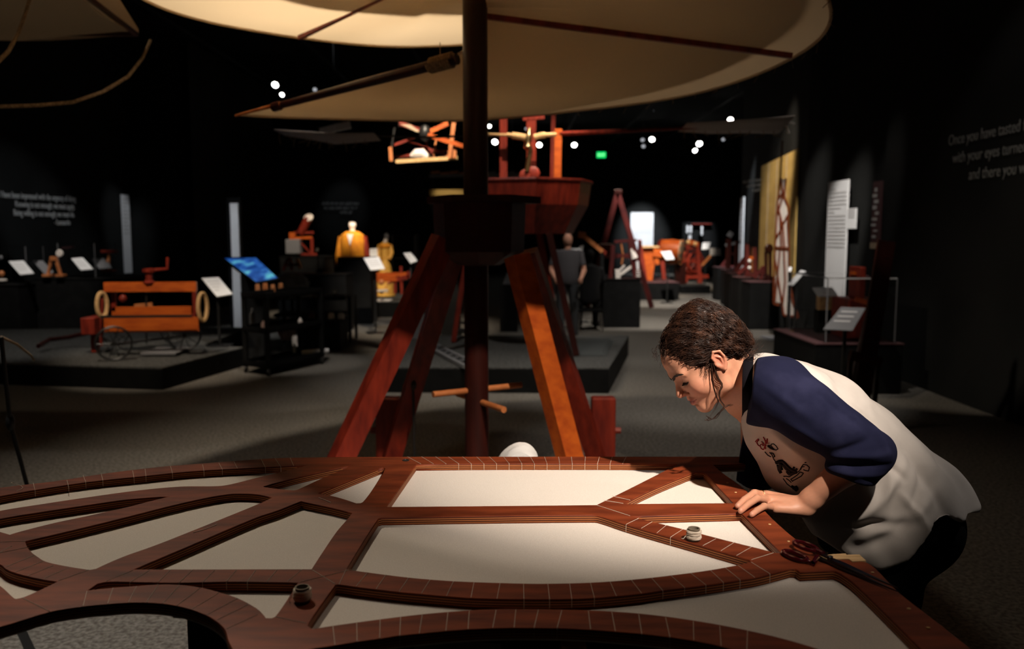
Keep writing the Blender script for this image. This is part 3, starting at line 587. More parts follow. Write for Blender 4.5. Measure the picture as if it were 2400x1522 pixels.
part(par, 'corner_rope', MB().tube(pts, .012, 6), M['rope'])
pts = [P(75, -20, 5.6), P(60, 30, 5.5), P(42, 80, 5.4), P(20, 120, 5.2), P(-20, 160, 5.0)]
part(par, 'corner_rope', MB().tube(pts, .012, 6), M['rope'])
# ------------------------------------------------------------------ low barrier post at far left
bt = G(42, 1350, 0); t = thing('barrier_post', 'thin black barrier post with slack cord at the left edge', 'barrier', (-2.18, 3.9, 0))
part(t, 'base_disc', MB().lathe((-2.18, 3.9, 0), [(.14, 0), (.14, .008), (.02, .02)], 20), M['blackmetal'], True)
tp = P(3, 790, 3.75); kn = P(24, 990, 3.85)
part(t, 'pole', MB().tube([(-2.18, 3.9, .01), kn, tp], .0095, 8), M['blackmetal'], True)
part(t, 'knob', MB().ell(kn, (.02, .02, .045), 10), M['blackmetal'], True)
part(t, 'cord', MB().tube([tp, P(40, 808, 4.2), P(72, 833, 4.6), P(80, 845, 4.8)], .006, 6), M['rope'])
# ------------------------------------------------------------------ generic pieces for the distance
def label_stand(corners, Yt, Yb, label, cat='label board', base=None, post=True, m='white', ground=0.0, group=None, rows=4):
    tl, tr, br, bl = [P(*c, Y) for c, Y in zip(corners, (Yt, Yt, Yb, Yb))]
    c = (tl + tr + br + bl) / 4; t = thing('label_stand' if post else 'label_board', label, cat, (c.x, c.y, ground), 0, group)
    n = (tr - tl).cross(bl - tl).normalized()
    if n.z > 0: n = -n
    bd = part(t, 'board', MB().slab([tl, tr, br, bl], n, .012), M[m])
    mb = MB(); e1 = tr - tl; e2 = bl - tl
    for i in range(rows):
        v = .18 + .64 * i / rows; a = tl + e1 * .15 + e2 * v - n * .0015; b = tl + e1 * .8 + e2 * v - n * .0015; k = e2 * .05
        mb.slab([a, b, b + k, a + k], -n, .0008)
    if rows: o = part(t, 'print', mb, M['ink']); o['kind'] = 'stuff'; o.parent = bd
    if post:
        part(t, 'post', MB().bar((c.x, c.y + .02, ground + .01), c + n * .02, .03), M['blackmetal'])
        part(t, 'foot', MB().box((c.x, c.y + .02, ground + .01), (.28, .22, .015)), M['blackmetal'])
    return t
def black_box(name, label, cat, x0, x1, y0, y1, z0, z1, m='black', top=None, group=None, rz=0):
    t = thing(name, label, cat, ((x0 + x1) / 2, (y0 + y1) / 2, z0), rz, group)
    MB().box((0, 0, (z1 - z0) / 2), (x1 - x0, y1 - y0, z1 - z0), bev=.008).build('plinth_body', M[m], t)
    MB().box((0, 0, (z1 - z0) + .006), (x1 - x0 + .02, y1 - y0 + .02, .012)).build('top_board', M[top or m], t)
    return t
# ---- platform with the wheeled machine (left)
poly = [(-3.71, 8.94), (-3.36, 10.6), (-3.95, 10.85), (-4.0, 12.9), (-8.3, 12.6), (-8.6, 9.75), (-5.6, 9.27)]
t = thing('display_platform', 'low black platform with grey carpet top under the wheeled machine at left', 'platform', (-5.5, 11, 0))
mb = MB(); mb.prism([(x + 5.5, y - 11) for x, y in poly], 0, .225); mb.build('platform_body', M['black'], t)
mb = MB(); mb.prism([(x + 5.5, y - 11) for x, y in poly], .225, .24); mb.build('carpet_top', M['platform'], t)
def wheel(t, c, r, axis, spokes=10, m='blackmetal', name='wheel', th=.014):
    x, y, z = frame_to(axis); c = Vector(c)
    w = part(t, name, MB().tube([c + (x * math.cos(2 * PI * k / 28) + y * math.sin(2 * PI * k / 28)) * r for k in range(29)], th, 6, False), M[m], True)
    mb = MB()
    for k in range(spokes): a = 2 * PI * k / spokes; mb.tube([c, c + (x * math.cos(a) + y * math.sin(a)) * r], th * .45, 5)
    for k in range(1): mb.lathe(c - z * th * 1.6, [(r * .13, 0), (r * .16, th), (r * .16, th * 2.4), (r * .13, th * 3.2)], 12, axis)
    part(t, 'spokes', mb, M[m]).parent = w; return w
wm = thing('wheeled_machine', 'orange wooden mechanical cart with spoked iron wheels and end hoops on the left platform', 'machine', (-4.2, 10.0, .24))
def Q(px, py, Y=10.0): return P(px, py, Y)
def beam(t, name, a, b, w, m, w2=None): return part(t, name, MB().bar(a, b, w, w2 or w), M[m])
beam(wm, 'top_beam', Q(245, 673, 9.9), Q(461, 672, 10.1), .085, 'orange', .11)
beam(wm, 'top_plank', Q(264, 730), Q(450, 728), .05, 'orange', .10)
beam(wm, 'front_board', Q(245, 763, 9.75), Q(466, 760, 9.85), .03, 'orange', .165)
beam(wm, 'iron_rail', Q(236, 743, 9.6), Q(450, 741, 9.7), .02, 'blackmetal', .03)
for a in ((266, 680, 268, 730, .05), (456, 684, 459, 735, .045), (240, 700, 238, 810, .03), (455, 735, 458, 770, .05)): beam(wm, 'upright', Q(a[0], a[1]), Q(a[2], a[3]), a[4], 'redwood')
for x, Y, r, w in ((239, 9.8, .14, 1), (475, 9.9, .16, 1)):
    c = Q(x, 715 if x < 300 else 720, Y); part(wm, 'end_hoop', MB().tube([c + Vector((.03 * math.cos(a), .06 * math.cos(a), r * math.sin(a))) for a in [2 * PI * k / 24 for k in range(25)]], .024, 8, False), M['palewood'], True)
part(wm, 'crank_shaft', MB().tube([Q(343, 642), Q(343, 805)], .012, 6), M['blackmetal'], True)
part(wm, 'crank_base', MB().lathe(Q(350, 663, 10), [(.08, 0), (.04, .03), (.04, .10), (.07, .13), (.07, .16), (.03, .17)], 14), M['redwood'], True)
part(wm, 'crank_handle', MB().tube([Q(352, 634), Q(392, 630), Q(393, 604)], .018, 8), M['redwood'], True)
beam(wm, 'seat_plank', Q(316, 718, 10.3), Q(358, 714, 10.3), .04, 'dowel', .05)
part(wm, 'gear_ball', MB().ell(Q(288, 700, 10.4), (.05, .05, .05), 10), M['redwood'], True)
wheel(wm, (Q(265, 812, 9.4).x, 9.42, .24 + .20), .185, (.45, -.89, 0))
wheel(wm, (Q(432, 788, 10.2).x, 10.2, .24 + .20), .185, (.45, -.89, 0), th=.012)
wheel(wm, (Q(262, 780, 10.6).x, 10.7, .24 + .175), .155, (.45, -.89, 0))
wheel(wm, (Q(385, 780, 10.6).x, 10.9, .24 + .175), .155, (.45, -.89, 0))
part(wm, 'axle', MB().tube([(Q(265, 812, 9.4).x, 9.42, .43), (Q(432, 788, 10.2).x, 10.2, .43)], .014, 6), M['blackmetal'], True)
part(wm, 'seat_block', MB().box(Q(222, 762, 10.1), (.16, .35, .2), bev=.01), M['redwood'])
beam(wm, 'seat_leg', Q(222, 780, 10.1), Vector((Q(222, 780, 10.1).x, 10.1, .25)), .07, 'redwood')
part(wm, 'tow_pole', MB().tube([Q(90, 812, 10.1), Q(115, 797, 10.4), Q(165, 790, 10.6), Q(228, 775, 10.5)], .028, 8), M['mast'], True)
part(wm, 'under_board', MB().box((Q(380, 800, 9.9).x, 10.0, .275), (.42, .5, .03), bev=.005), M['greywall'])
# ---- long case plinth on the left with small models
black_box('display_plinth', 'long low black plinth along the left wall carrying small glass cases', 'plinth', -8.36, -7.62, 13.15, 14.2, 0, .86)
black_box('display_plinth', 'black plinth right of the long left one, behind the orange cart', 'plinth', -7.60, -6.2, 13.6, 14.9, 0, .93)
def vitrine(label, x0, x1, y0, y1, z0, z1):
    t = thing('glass_case', label, 'glass case', ((x0 + x1) / 2, (y0 + y1) / 2, z0)); w, d, h = (x1 - x0) / 2, (y1 - y0) / 2, z1 - z0
    for c, s in (((0, -d, h / 2), (2 * w, .006, h)), ((0, d, h / 2), (2 * w, .006, h)), ((-w, 0, h / 2), (.006, 2 * d, h)), ((w, 0, h / 2), (.006, 2 * d, h)), ((0, 0, h), (2 * w, 2 * d, .006))): MB().box(c, s).build('glass_pane', M['glass'], t)
    for a in (-w, w):
        for b in (-d, d): MB().box((a, b, h / 2), (.008, .008, h)).build('corner_edge', M['greywall'], t)
    return t
vitrine('glass case over the small easel model on the left plinth', -8.3, -7.75, 13.64, 14.15, .875, 1.45)
vitrine('glass case over the pink model near the narrow white panel', -7.45, -6.85, 14.05, 14.8, .945, 1.5)
label_stand([(20, 613), (55, 611), (80, 641), (47, 644)], 13.6, 13.3, 'white sloped label leftmost on the long left plinth', post=False)
label_stand([(167, 606), (194, 604), (219, 631), (189, 633)], 14.0, 13.7, 'white sloped label right of the small easel model on the left plinth', post=False)
label_stand([(76, 611), (100, 611), (130, 642), (104, 642)], 14.0, 13.7, 'dark grey sloped board beside the small easel model', post=False, m='greywall', rows=0)
label_stand([(214, 606), (250, 606), (262, 628), (232, 630)], 14.3, 14.0, 'dark grey sloped board below the pink model', post=False, m='greywall', rows=0)
t = thing('easel_model', 'small wooden A-shaped model inside the left glass case', 'model', P(127, 648, 13.6))
for a, b in (((112, 647), (121, 607)), ((143, 647), (131, 607))): part(t, 'leg', MB().bar(P(*a, 13.6), P(*b, 13.6), .04), M['dowel'])
part(t, 'head', MB().box(P(126, 607, 13.6), (.1, .08, .07), bev=.01), M['dowel']); part(t, 'wheel', MB().lathe(P(138, 594, 13.7), [(.05, 0), (.06, .02), (.05, .04)], 12, (0, 1, 0)), M['skinwhite'], True)
for a in (112, 143): part(t, 'foot', MB().box(P(a, 646, 13.6), (.13, .12, .04), bev=.005), M['dowel'])
t = thing('propeller_model', 'small pink wooden model with flat blades on a stem in the left glass case', 'model', P(256, 634, 14.2))
part(t, 'base', MB().box(P(254, 636, 14.2), (.2, .15, .03), bev=.004), M['redwood']); part(t, 'stem', MB().tube([P(255, 634, 14.2), P(255, 590, 14.2)], .025, 8), M['dowel'], True)
part(t, 'blade', MB().box(P(256, 590, 14.2), (.24, .12, .05), bev=.01), M['redwood']); part(t, 'knob', MB().ell(P(254, 612, 14.2), (.04, .04, .04), 8), M['dowel'], True)
t = thing('bird_model', 'small dark red winged model above the easel model at left', 'model', P(160, 580, 14.1))
part(t, 'wing', MB().box(P(159, 580, 14.1), (.18, .1, .04), ry=-.1, bev=.01), M['maroon']); part(t, 'stem', MB().tube([P(159, 580, 14.1), P(160, 628, 14.1)], .012, 6), M['blackmetal'])
t = thing('small_figure_model', 'small pale model cut by the left edge of the picture', 'model', P(4, 660, 13.4))
part(t, 'base', MB().box(P(4, 657, 13.4), (.12, .1, .04), bev=.01), M['skinwhite']); part(t, 'body', MB().ell(P(4, 642, 13.4), (.045, .045, .05), 10), M['dowel'], True)
part(t, 'head', MB().ell(P(2, 604, 13.4), (.03, .03, .035), 10), M['greywall'], True)
# ---- free-standing partition end, kiosk, labels
t = thing('partition_panel', 'slim white panel standing upright between the cart and the blue screen', 'panel', (P(556, 785, 13.2).x, 13.2, 0))
c = P(556, 785, 13.2); part(t, 'panel', MB().box((c.x + .02, 13.2, 1.12), (.12, .03, 2.0)), M['white']); part(t, 'backing', MB().box((c.x + .0, 13.26, 1.11), (.20, .08, 2.20)), M['black'])
label_stand([(472, 652), (513, 650), (545, 689), (508, 695)], 10.9, 10.5, 'sloped white label with orange print beside the orange cart', ground=.24)
def kiosk():
    t = thing('video_kiosk', 'tilted touch screen glowing blue and teal on a black stand', 'screen', (P(580, 635, 11.2).x, 11.3, 0))
    c4 = [P(527, 606, 11.5), P(600, 605, 11.5), P(650, 652, 11.0), P(600, 661, 11.0)]
    n = (c4[1] - c4[0]).cross(c4[3] - c4[0]).normalized(); n = n if n.z < 0 else -n
    ctr = sum(c4, Vector()) / 4
    part(t, 'bezel', MB().slab([ctr + (p - ctr) * 1.12 + n * .002 for p in c4], n, .04), M['black'])
    m = bpy.data.materials.new('screen_picture'); m.use_nodes = True; nt = m.node_tree; N = nt.nodes.new; b = nt.nodes['Principled BSDF']
    tc = N('ShaderNodeTexCoord'); no = N('ShaderNodeTexNoise'); no.inputs['Scale'].default_value = 5.5; nt.links.new(tc.outputs['Object'], no.inputs[0])
    cr = N('ShaderNodeValToRGB'); e = cr.color_ramp; e.elements[0].position = .35; e.elements[0].color = (.006, .035, .16, 1); e.elements[1].position = .68; e.elements[1].color = (.10, .42, .50, 1)
    q = e.elements.new(.5); q.color = (.02, .09, .33, 1); nt.links.new(no.outputs[0], cr.inputs[0]); nt.links.new(cr.outputs[0], b.inputs['Emission Color']); b.inputs['Emission Strength'].default_value = 1.1
    b.inputs['Base Color'].default_value = (.01, .01, .02, 1)
    M['screen'] = m; part(t, 'display', MB().slab([p - n * .001 for p in c4], -n, .003), m)
    part(t, 'stand', MB().bar((ctr.x, ctr.y, .02), ctr + n * .06, .28, .2), M['black']); part(t, 'foot', MB().box((ctr.x, ctr.y, .015), (.5, .45, .03)), M['black'])
kiosk()
# ---- wheeled tool cart
gA, gB, gC = G(577, 874, 0), G(630, 882, 0), G(755, 853, 0); gD = gA + (gC - gB)
cart = thing('tool_cart', 'black wheeled tool cart with loaded shelves left of the red legs', 'cart', ((gA.x + gC.x) / 2, (gA.y + gC.y) / 2, 0))
def quad(z, e=0): c = (gA + gC) / 2; return [Vector(((p.x - c.x) * (1 + e) + c.x, (p.y - c.y) * (1 + e) + c.y, z)) for p in (gA, gB, gC, gD)]
for z, nm in ((.09, 'bottom_tray'), (.50, 'middle_shelf'), (.90, 'top_shelf')):
    q4 = quad(z, .06); part(cart, nm, MB().slab(q4, (0, 0, 1), .03), M['black'])
    for i in range(4): part(cart, 'shelf_lip', MB().bar(q4[i] + Vector((0, 0, .045)), q4[(i + 1) % 4] + Vector((0, 0, .045)), .012, .05), M['black'])
for g_ in (gA, gB, gC, gD):
    part(cart, 'corner_post', MB().bar((g_.x, g_.y, .09), (g_.x, g_.y, .93), .05), M['black'])
    part(cart, 'caster', MB().lathe((g_.x - .015, g_.y, .045), [(.03, 0), (.044, .004), (.044, .028), (.03, .032)], 14, (1, 0, 0)), M['blackmetal'], True)
def lump(name, label, cat, c, r, m, seed=0, n=14, amp=.25):
    q = np.random.default_rng(seed); mb = MB().ell((0, 0, 0), (1, 1, 1), n); ph = q.uniform(0, 6, 9)
    mb.v = [tuple((Vector(v) * (1 + amp * math.sin(v[0] * 5 + ph[0]) * math.sin(v[1] * 6 + ph[1]) + amp * .6 * math.sin(v[2] * 9 + ph[2] + v[0] * 7))) * 1.0) for v in mb.v]
    mb.v = [(v[0] * r[0], v[1] * r[1], max(v[2], -.85) * r[2] + .85 * r[2]) for v in mb.v]
    return setp(mb.build(name, M[m], None, True, loc=None), label, cat), c
def put(name, label, cat, c, r, m, seed=0, amp=.25):
    o, c = lump(name, label, cat, c, r, m, seed, amp=amp); o.location = c; return o
M['bagpink'] = mat('crumpled_pink_bag', (.55, .38, .34), .7, bump=(30, .6)); M['clutter'] = mat('brown_clutter', (.45, .18, .07), .6)
def on(px, py, z): return G(px, py, z)
put('crumpled_bag', 'crumpled pinkish paper bag on the bottom tray of the tool cart', 'bag', on(670, 800, .12) + Vector((0, .1, 0)), (.11, .09, .16), 'bagpink', 3)
t = thing('white_roll', 'white board roll lying on the bottom tray of the tool cart', 'roll', on(728, 832, .125)); MB().tube([(-.12, .02, .03), (.19, .18, .03)], .028, 10).build('roll', M['white'], t, True)
t = thing('storage_carton', 'pale small carton behind the crumpled bag on the cart', 'box', on(690, 815, .125) + Vector((0, .12, 0))); MB().box((0, 0, .07), (.10, .08, .14), bev=.004).build('carton', M['skinwhite'], t)
for i, (px, py, r, m, lb) in enumerate(((604, 683, .03, 'clutter', 'small orange tool block leftmost on the top shelf of the cart'), (622, 680, .035, 'dowel', 'tan tool block second from left on the cart top'), (640, 684, .03, 'clutter', 'rusty tin on the middle of the cart top'), (658, 680, .032, 'clutter', 'reddish tin on the right of the cart top'))):
    t = thing('tool_tin', lb, 'tin', on(px, py, .935)); MB().lathe((0, 0, 0), [(r, 0), (r, .07), (r * .8, .075), (r * .8, .09)], 12).build('tin_body', M[m], t, True)
for i, (px, py, m, lb) in enumerate(((592, 765, 'greywall', 'slender grey bottle on the middle shelf of the cart'), (618, 770, 'bagpink', 'short pink tub on the middle shelf'), (704, 762, 'skinwhite', 'pale jar at the right of the middle shelf'))):
    t = thing('bottle', lb, 'bottle', on(px, py, .535)); h = .22 if i == 0 else .09; MB().lathe((0, 0, 0), [(.028, 0), (.03, .02), (.028, h * .7), (.012, h * .82), (.012, h)], 12).build('bottle_body', M[m], t, True)
t = thing('bottle', 'white bottle on the bottom tray between bag and roll', 'bottle', on(690, 828, .125)); MB().lathe((0, 0, 0), [(.024, 0), (.026, .02), (.024, .09), (.01, .11), (.01, .13)], 12).build('bottle_body', M['white'], t, True)
# ---- dark cases and the big carpentry cart behind
black_box('equipment_case', 'black equipment case on the floor right of the tool cart', 'case', P(705, 800, 12).x, P(797, 800, 12).x, 12.0, 12.6, 0, .42)
c2 = thing('work_cart', 'second dark work cart carrying a grey bag behind the tool cart', 'cart', (P(740, 700, 12.6).x, 12.9, 0))
part(c2, 'top_shelf', MB().box((P(735, 690, 12.9).x, 12.9, .70), (1.05, .55, .05)), M['black']); part(c2, 'lower_shelf', MB().box((P(735, 740, 12.9).x, 12.9, .45), (1.05, .55, .04)), M['black'])
for dx in (-.5, .5):
    for dy in (-.25, .25): part(c2, 'post', MB().bar((c2.location.x + dx * .98, 12.9 + dy, .03), (c2.location.x + dx * .98, 12.9 + dy, .72), .04), M['black'])
t = thing('equipment_label', 'faint white stencil strip on the second cart edge', 'label', P(690, 697, 12.55)); o = scribble(.5, .07, 0, 5).build('stencil', M['letters'], t); o.location = (-.25, 0, -.03)
put('grey_bag', 'slumped dark grey bag on top of the second cart', 'bag', (P(690, 680, 12.8).x, 12.8, .73), (.24, .2, .17), 'greywall', 8)
put('grey_cloth', 'small pale crumpled cloth on the second cart', 'cloth', (P(712, 680, 12.6).x, 12.65, .73), (.09, .07, .035), 'white', 11)
for i, (px, m) in enumerate(((730, 'maroon'), (752, 'greycloth'), (775, 'skinwhite'), (798, 'skinwhite'))):
    t = thing('supply_jar', ['red', 'dark', 'cream', 'pale right-hand'][i] + ' jar on the black equipment case', 'jar', (P(px, 745, 12.2).x, 12.25, .435)); MB().lathe((0, 0, 0), [(.05, 0), (.05, .06), (.04, .065), (.04, .085)], 12).build('jar_body', M[m], t, True)
# ---- bombard on its plinth
black_box('display_plinth', 'black plinth below the red and orange mortar machine', 'plinth', P(655, 600, 16.4).x, P(762, 600, 16.4).x, 16.4, 17.2, 0, 1.21)
bo = thing('mortar_machine', 'red wooden mortar with pale round muzzle pointing up on a black plinth', 'machine', (P(705, 598, 16.7).x, 16.7, 1.225))
R6 = lambda px, py, dy=0: P(px, py, 16.7 + dy)
part(bo, 'barrel', MB().tube([R6(703, 548), R6(724, 512)], [.07, .085], 14), M['redwood'], True); part(bo, 'muzzle', MB().lathe(R6(724, 512), [(.088, 0), (.095, .03), (.07, .05), (.06, .03)], 16, (-.1, -.75, .65)), M['skinwhite'], True)
for a, b, w, m in (((686, 545), (686, 562), .11, 'orange'), ((683, 559), (732, 557), .05, 'orange'), ((690, 546), (735, 545), .045, 'redwood'), ((731, 558), (732, 594), .055, 'redwood'), ((700, 596), (745, 596), .05, 'redwood'), ((700, 563), (728, 594), .03, 'redwood')):
    part(bo, 'frame_beam', MB().bar(R6(*a), R6(*b), w), M[m])
part(bo, 'grey_block', MB().box(R6(690, 578), (.27, .3, .28), bev=.01), M['greywall'])
# small A-frame model and drum below it
t = thing('trestle_model', 'small red A-shaped trestle model left of the grey bag', 'model', (P(678, 636, 14.5).x, 14.5, .99))
for a, b, m in (((664, 634), (676, 604), 'redwood'), ((684, 634), (680, 604), 'redwood'), ((704, 630), (696, 607), 'dowel'), ((672, 622), (700, 620), 'redwood')): part(t, 'strut', MB().bar(P(*a, 14.5), P(*b, 14.5), .045), M[m])
black_box('display_plinth', 'dark plinth behind the second cart holding the small trestle model', 'plinth', P(650, 640, 14.2).x, P(810, 640, 14.2).x, 14.2, 14.9, 0, .97)
# ---- mannequins
def mannequin(px, py_neck, Y, zg, label, kind):
    c = P(px, py_neck, Y); t = thing('costume_mannequin', label, 'mannequin', (c.x, Y, zg)); h = c.z - zg; k = h / 1.5
    if kind == 'vest':
        prof = [(.0, 1.50), (.10, 1.485), (.19, 1.43), (.215, 1.33), (.205, 1.15), (.20, 1.0), (.215, .86), (.21, .855)]
        MB().lathe((0, 0, 0), [(r * k * (1.1 if r < .12 else 1), z * k) for r, z in prof[::-1]], 20).build('orange_jacket', M['orangevest'], t, True)
        mb = MB(); mb.slab([(-.05 * k, -.19 * k, 1.44 * k), (.05 * k, -.19 * k, 1.44 * k), (0, -.225 * k, 1.25 * k)], (0, -1, 0), .03); mb.build('shirt_front', M['white'], t)
        MB().lathe((0, 0, 1.47 * k), [(.055, 0), (.05, .05), (.055, .09), (.075, .13), (.06, .19), (.02, .2)], 14).build('neck_block', M['skinwhite'], t, True)
        MB().bar((0, -.215 * k, .88 * k), (0, -.215 * k, 1.25 * k), .012).build('front_opening', M['redwood'], t)
        for s in (-1, 1):
            MB().tube([(s * .19 * k, 0, 1.40 * k), (s * .245 * k, -.02, 1.1 * k), (s * .25 * k, -.08, .9 * k)], [.06, .055, .045], 10).build('sleeve', M['orangevest'] if s < 0 else M['redwood'], t, True)
        MB().ell((.25 * k, -.12, .84 * k), (.035, .04, .05), 10).build('hand', M['skinwhite'], t, True)
        for s in (-1, 1): MB().tube([(s * .09, 0, .86 * k), (s * .09, 0, .03)], [.09, .05], 10).build('stocking', M['black'], t, True)
    else:
        prof = [(.02, 0.02), (.30, .03), (.27, .3), (.21, .6), (.15, .85), (.115, 1.02), (.14, 1.15), (.15, 1.28), (.11, 1.36), (.05, 1.38)]
        MB().lathe((0, 0, 0), [(r * k * .82, z * k) for r, z in prof], 18).build('yellow_gown', M['yellowdress'], t, True)
        MB().tube([(0, 0, 1.36 * k), (.03, 0, 1.46 * k)], [.05, .04], 10).build('neck_block', M['skinwhite'], t, True)
        MB().ell((.035, 0, 1.52 * k), (.055, .065, .075), 12).build('head_form', M['greywall'], t, True)
        for s in (-1, 1): MB().tube([(s * .13 * k, 0, 1.30 * k), (s * .17 * k, -.03, 1.1 * k), (s * .12 * k, -.12, .95 * k)], [.05, .045, .035], 10).build('sleeve', M['yellowdress'], t, True)
        MB().lathe((0, 0, 0), [(.12, 1.33 * k), (.14, 1.30 * k), (.13, 1.24 * k)], 16).build('bright_bodice', M['orangevest'], t, True)
    return t
black_box('display_plinth', 'black plinth hiding the legs of the orange jacket costume', 'plinth', P(790, 600, 15.6).x, P(868, 600, 15.6).x, 15.6, 16.3, 0, 1.22)
mannequin(826, 541, 16.62, 0, 'headless mannequin in a bright orange jacket on the distant left', 'vest')
mannequin(902, 556, 18.25, .31, 'slim mannequin in a yellow gown right of the orange jacket', 'gown')
p0 = P(838, 742, 17); t = black_box('display_platform', 'low black platform with grey top under the orange bridge model', 'platform', P(833, 742, 16.9).x, P(1003, 742, 16.9).x, 16.9, 19.4, 0, .30, top='platform')
# orange bridge-like model
bm_ = thing('bridge_model', 'long orange wooden bench-shaped machine in front of the yellow gown', 'machine', (P(880, 690, 17.2).x, 17.3, .31))
R7 = lambda px, py, dy=0: P(px, py, 17.2 + dy)
for a, b, w, m in (((822, 643), (955, 643), .07, 'orange'), ((826, 655), (870, 655), .14, 'orange'), ((865, 656), (930, 652), .12, 'orange'), ((912, 660), (958, 648), .09, 'redwood'), ((829, 665), (829, 690), .08, 'redwood'), ((926, 645), (926, 688), .06, 'redwood'), ((940, 625), (942, 690), .05, 'redwood'), ((958, 636), (960, 652), .09, 'redwood'), ((850, 668), (850, 696), .05, 'redwood'), ((880, 672), (880, 697), .08, 'orange')):
    part(bm_, 'timber', MB().bar(R7(*a), R7(*b), w), M[m])
for px, py, r in ((894, 662, .06), (894, 684, .05), (910, 664, .035)): part(bm_, 'turned_ball', MB().ell(R7(px, py, -.2), (r, r, r), 10), M['dowel'], True)
for i, (px, w) in enumerate(((852, .22), (872, .1), (893, .14), (905, .08))): part(bm_, 'pale_block', MB().box(R7(px, 682, -.3), (w, .12, .05), bev=.01), M['skinwhite'])
t = thing('paper_sheet', 'bright white sheet lying on the front of the grey platform top', 'sheet', P(885, 706, 17.1)); t.location.z = .315; MB().box((0, .1, .004), (.5, .5, .006)).build('sheet', M['white'], t)
label_stand([(852, 605), (888, 602), (902, 630), (868, 633)], 14.4, 14.0, 'grey white sloped label on a stand in front of the yellow gown')
label_stand([(945, 593), (963, 592), (978, 611), (962, 617)], 15.4, 15.1, 'small bright sloped label between the yellow gown and the red legs')
label_stand([(866, 583), (884, 582), (885, 602), (867, 603)], 18.2, 18.1, 'small bright caption behind the orange jacket', rows=2)
label_stand([(855, 583), (864, 583), (864, 600), (854, 600)], 18.0, 17.9, 'narrow pinkish caption touching the orange jacket sleeve', rows=2, m='skinwhite')
t = black_box('dark_cabinet', 'tall dark open cabinet behind the yellow gown', 'cabinet', P(918, 620, 19.6).x, P(976, 620, 19.6).x, 19.6, 20.2, 0, 1.65)
for z in (.6, 1.1): MB().box((0, -.31, z), (.5, .02, .03)).build('shelf_edge', M['greywall'], t)
for s in (-1, 1): MB().box((s * .26, -.31, .83), (.03, .02, 1.6)).build('cabinet_stile', M['greywall'], t)
for i, (px, py, Y) in enumerate(((744, 586, 16.0), (785, 684, 12.3))):  # white discs on added stems stand in for glints of lamps
    t = thing('round_knob', ['small white round dial on the dark plinth right of the mortar', 'small cream round light on the second cart'][i], 'dial', P(px, py, 12.75 if i else Y)); MB().lathe((0, 0, 0), [(.03, 0), (.035, .01), (.03, .02)], 14, (0, -1, 0)).build('dial_face', M['white'], t, True)
    if i == 0: MB().tube([(0, .02, 0), (0, .02, -(t.location.z - 1.0))], .012, 6).build('dial_stem', M['blackmetal'], t)
    else: MB().bar((0, .02, 0), (0, .02, .727 - t.location.z), .03, .03).build('dial_stem', M['blackmetal'], t)
black_box('display_plinth', 'dark plinth carrying the small white round dial', 'plinth', P(738, 600, 15.8).x, P(752, 600, 15.8).x, 15.9, 16.3, 0, .99)
# ------------------------------------------------------------------ central low platform behind the air screw
cx0, cx1 = P(890, 925, 8.8).x, P(1425, 928, 8.8).x
t = thing('display_platform', 'low black platform with grey top directly behind the aerial screw', 'platform', ((cx0 + cx1) / 2, 10.2, 0))
poly = [(cx0, 8.8), (cx1, 8.75), (P(1447, 850, 11.6).x + .15, 11.6), (P(905, 800, 11.6).x, 11.6)]
mb = MB(); mb.prism([(x - t.location.x, y - 10.2) for x, y in poly], 0, .255); mb.build('platform_body', M['black'], t)
mb = MB(); mb.prism([(x - t.location.x, y - 10.2) for x, y in poly], .255, .27); mb.build('carpet_top', M['platform'], t)
# ornithopter with a bowl hull
hx, hy = P(1242, 500, 10).x, 10.2
orn = thing('ornithopter', 'flying machine with dark red bowl hull, three posts and long crossed wings', 'machine', (hx, hy, .27))
def O(px, py, dy=0): return P(px, py, hy + dy)
def ring(r, z, n=8, a0=-1.49): return [Vector((hx + r * math.cos(a0 + 2 * PI * k / n), hy + r * math.sin(a0 + 2 * PI * k / n), z)) for k in range(n)]
A, B, Cc = ring(.74, 2.255), ring(.70, 1.98), ring(.52, 1.655)
for k in range(8):                                               # hull planks
    j = (k + 1) % 8
    for lo, hi in ((A, B), (B, Cc)):
        n = ((hi[k] - lo[k]).cross(lo[j] - lo[k])).normalized(); g_ = .004
        part(orn, 'hull_plank', MB().slab([lo[k].lerp(lo[j], g_), lo[j].lerp(lo[k], g_), hi[j].lerp(hi[k], g_), hi[k].lerp(hi[j], g_)], -n if n.dot(lo[k] - Vector((hx, hy, lo[k].z))) > 0 else n, .03), M['redwood'])
mb = MB(); mb.slab(Cc, (0, 0, 1), .04); part(orn, 'hull_floor', mb, M['redwood'])
part(orn, 'hull_rim', MB().tube(A + [A[0]], .022, 6, False), M['redwood'])
part(orn, 'left_post', MB().bar(O(1180, 440), O(1180, 200), .085), M['redwood']); part(orn, 'middle_post', MB().bar(O(1245, 440, .1), O(1245, 190, .1), .11), M['redwood'])
part(orn, 'right_post', MB().bar(O(1306, 432), O(1308, 303), .085), M['orange']); part(orn, 'rear_post', MB().bar(O(1294, 420, .5), O(1297, 270, .5), .05), M['redwood'])
part(orn, 'top_crosshead', MB().bar(O(1225, 272, .1), O(1275, 268, .1), .12), M['redwood'])
part(orn, 'golden_rod', MB().tube([O(1241, 300, -.15), O(1239, 315, -.15), O(1238, 322, -.15), O(1236, 336, -.15), O(1236, 344, -.15), O(1242, 352, -.15), O(1241, 366, -.15), O(1235, 402, -.15)], [.015, .035, .05, .035, .05, .03, .026, .030], 10), M['brass'], True)
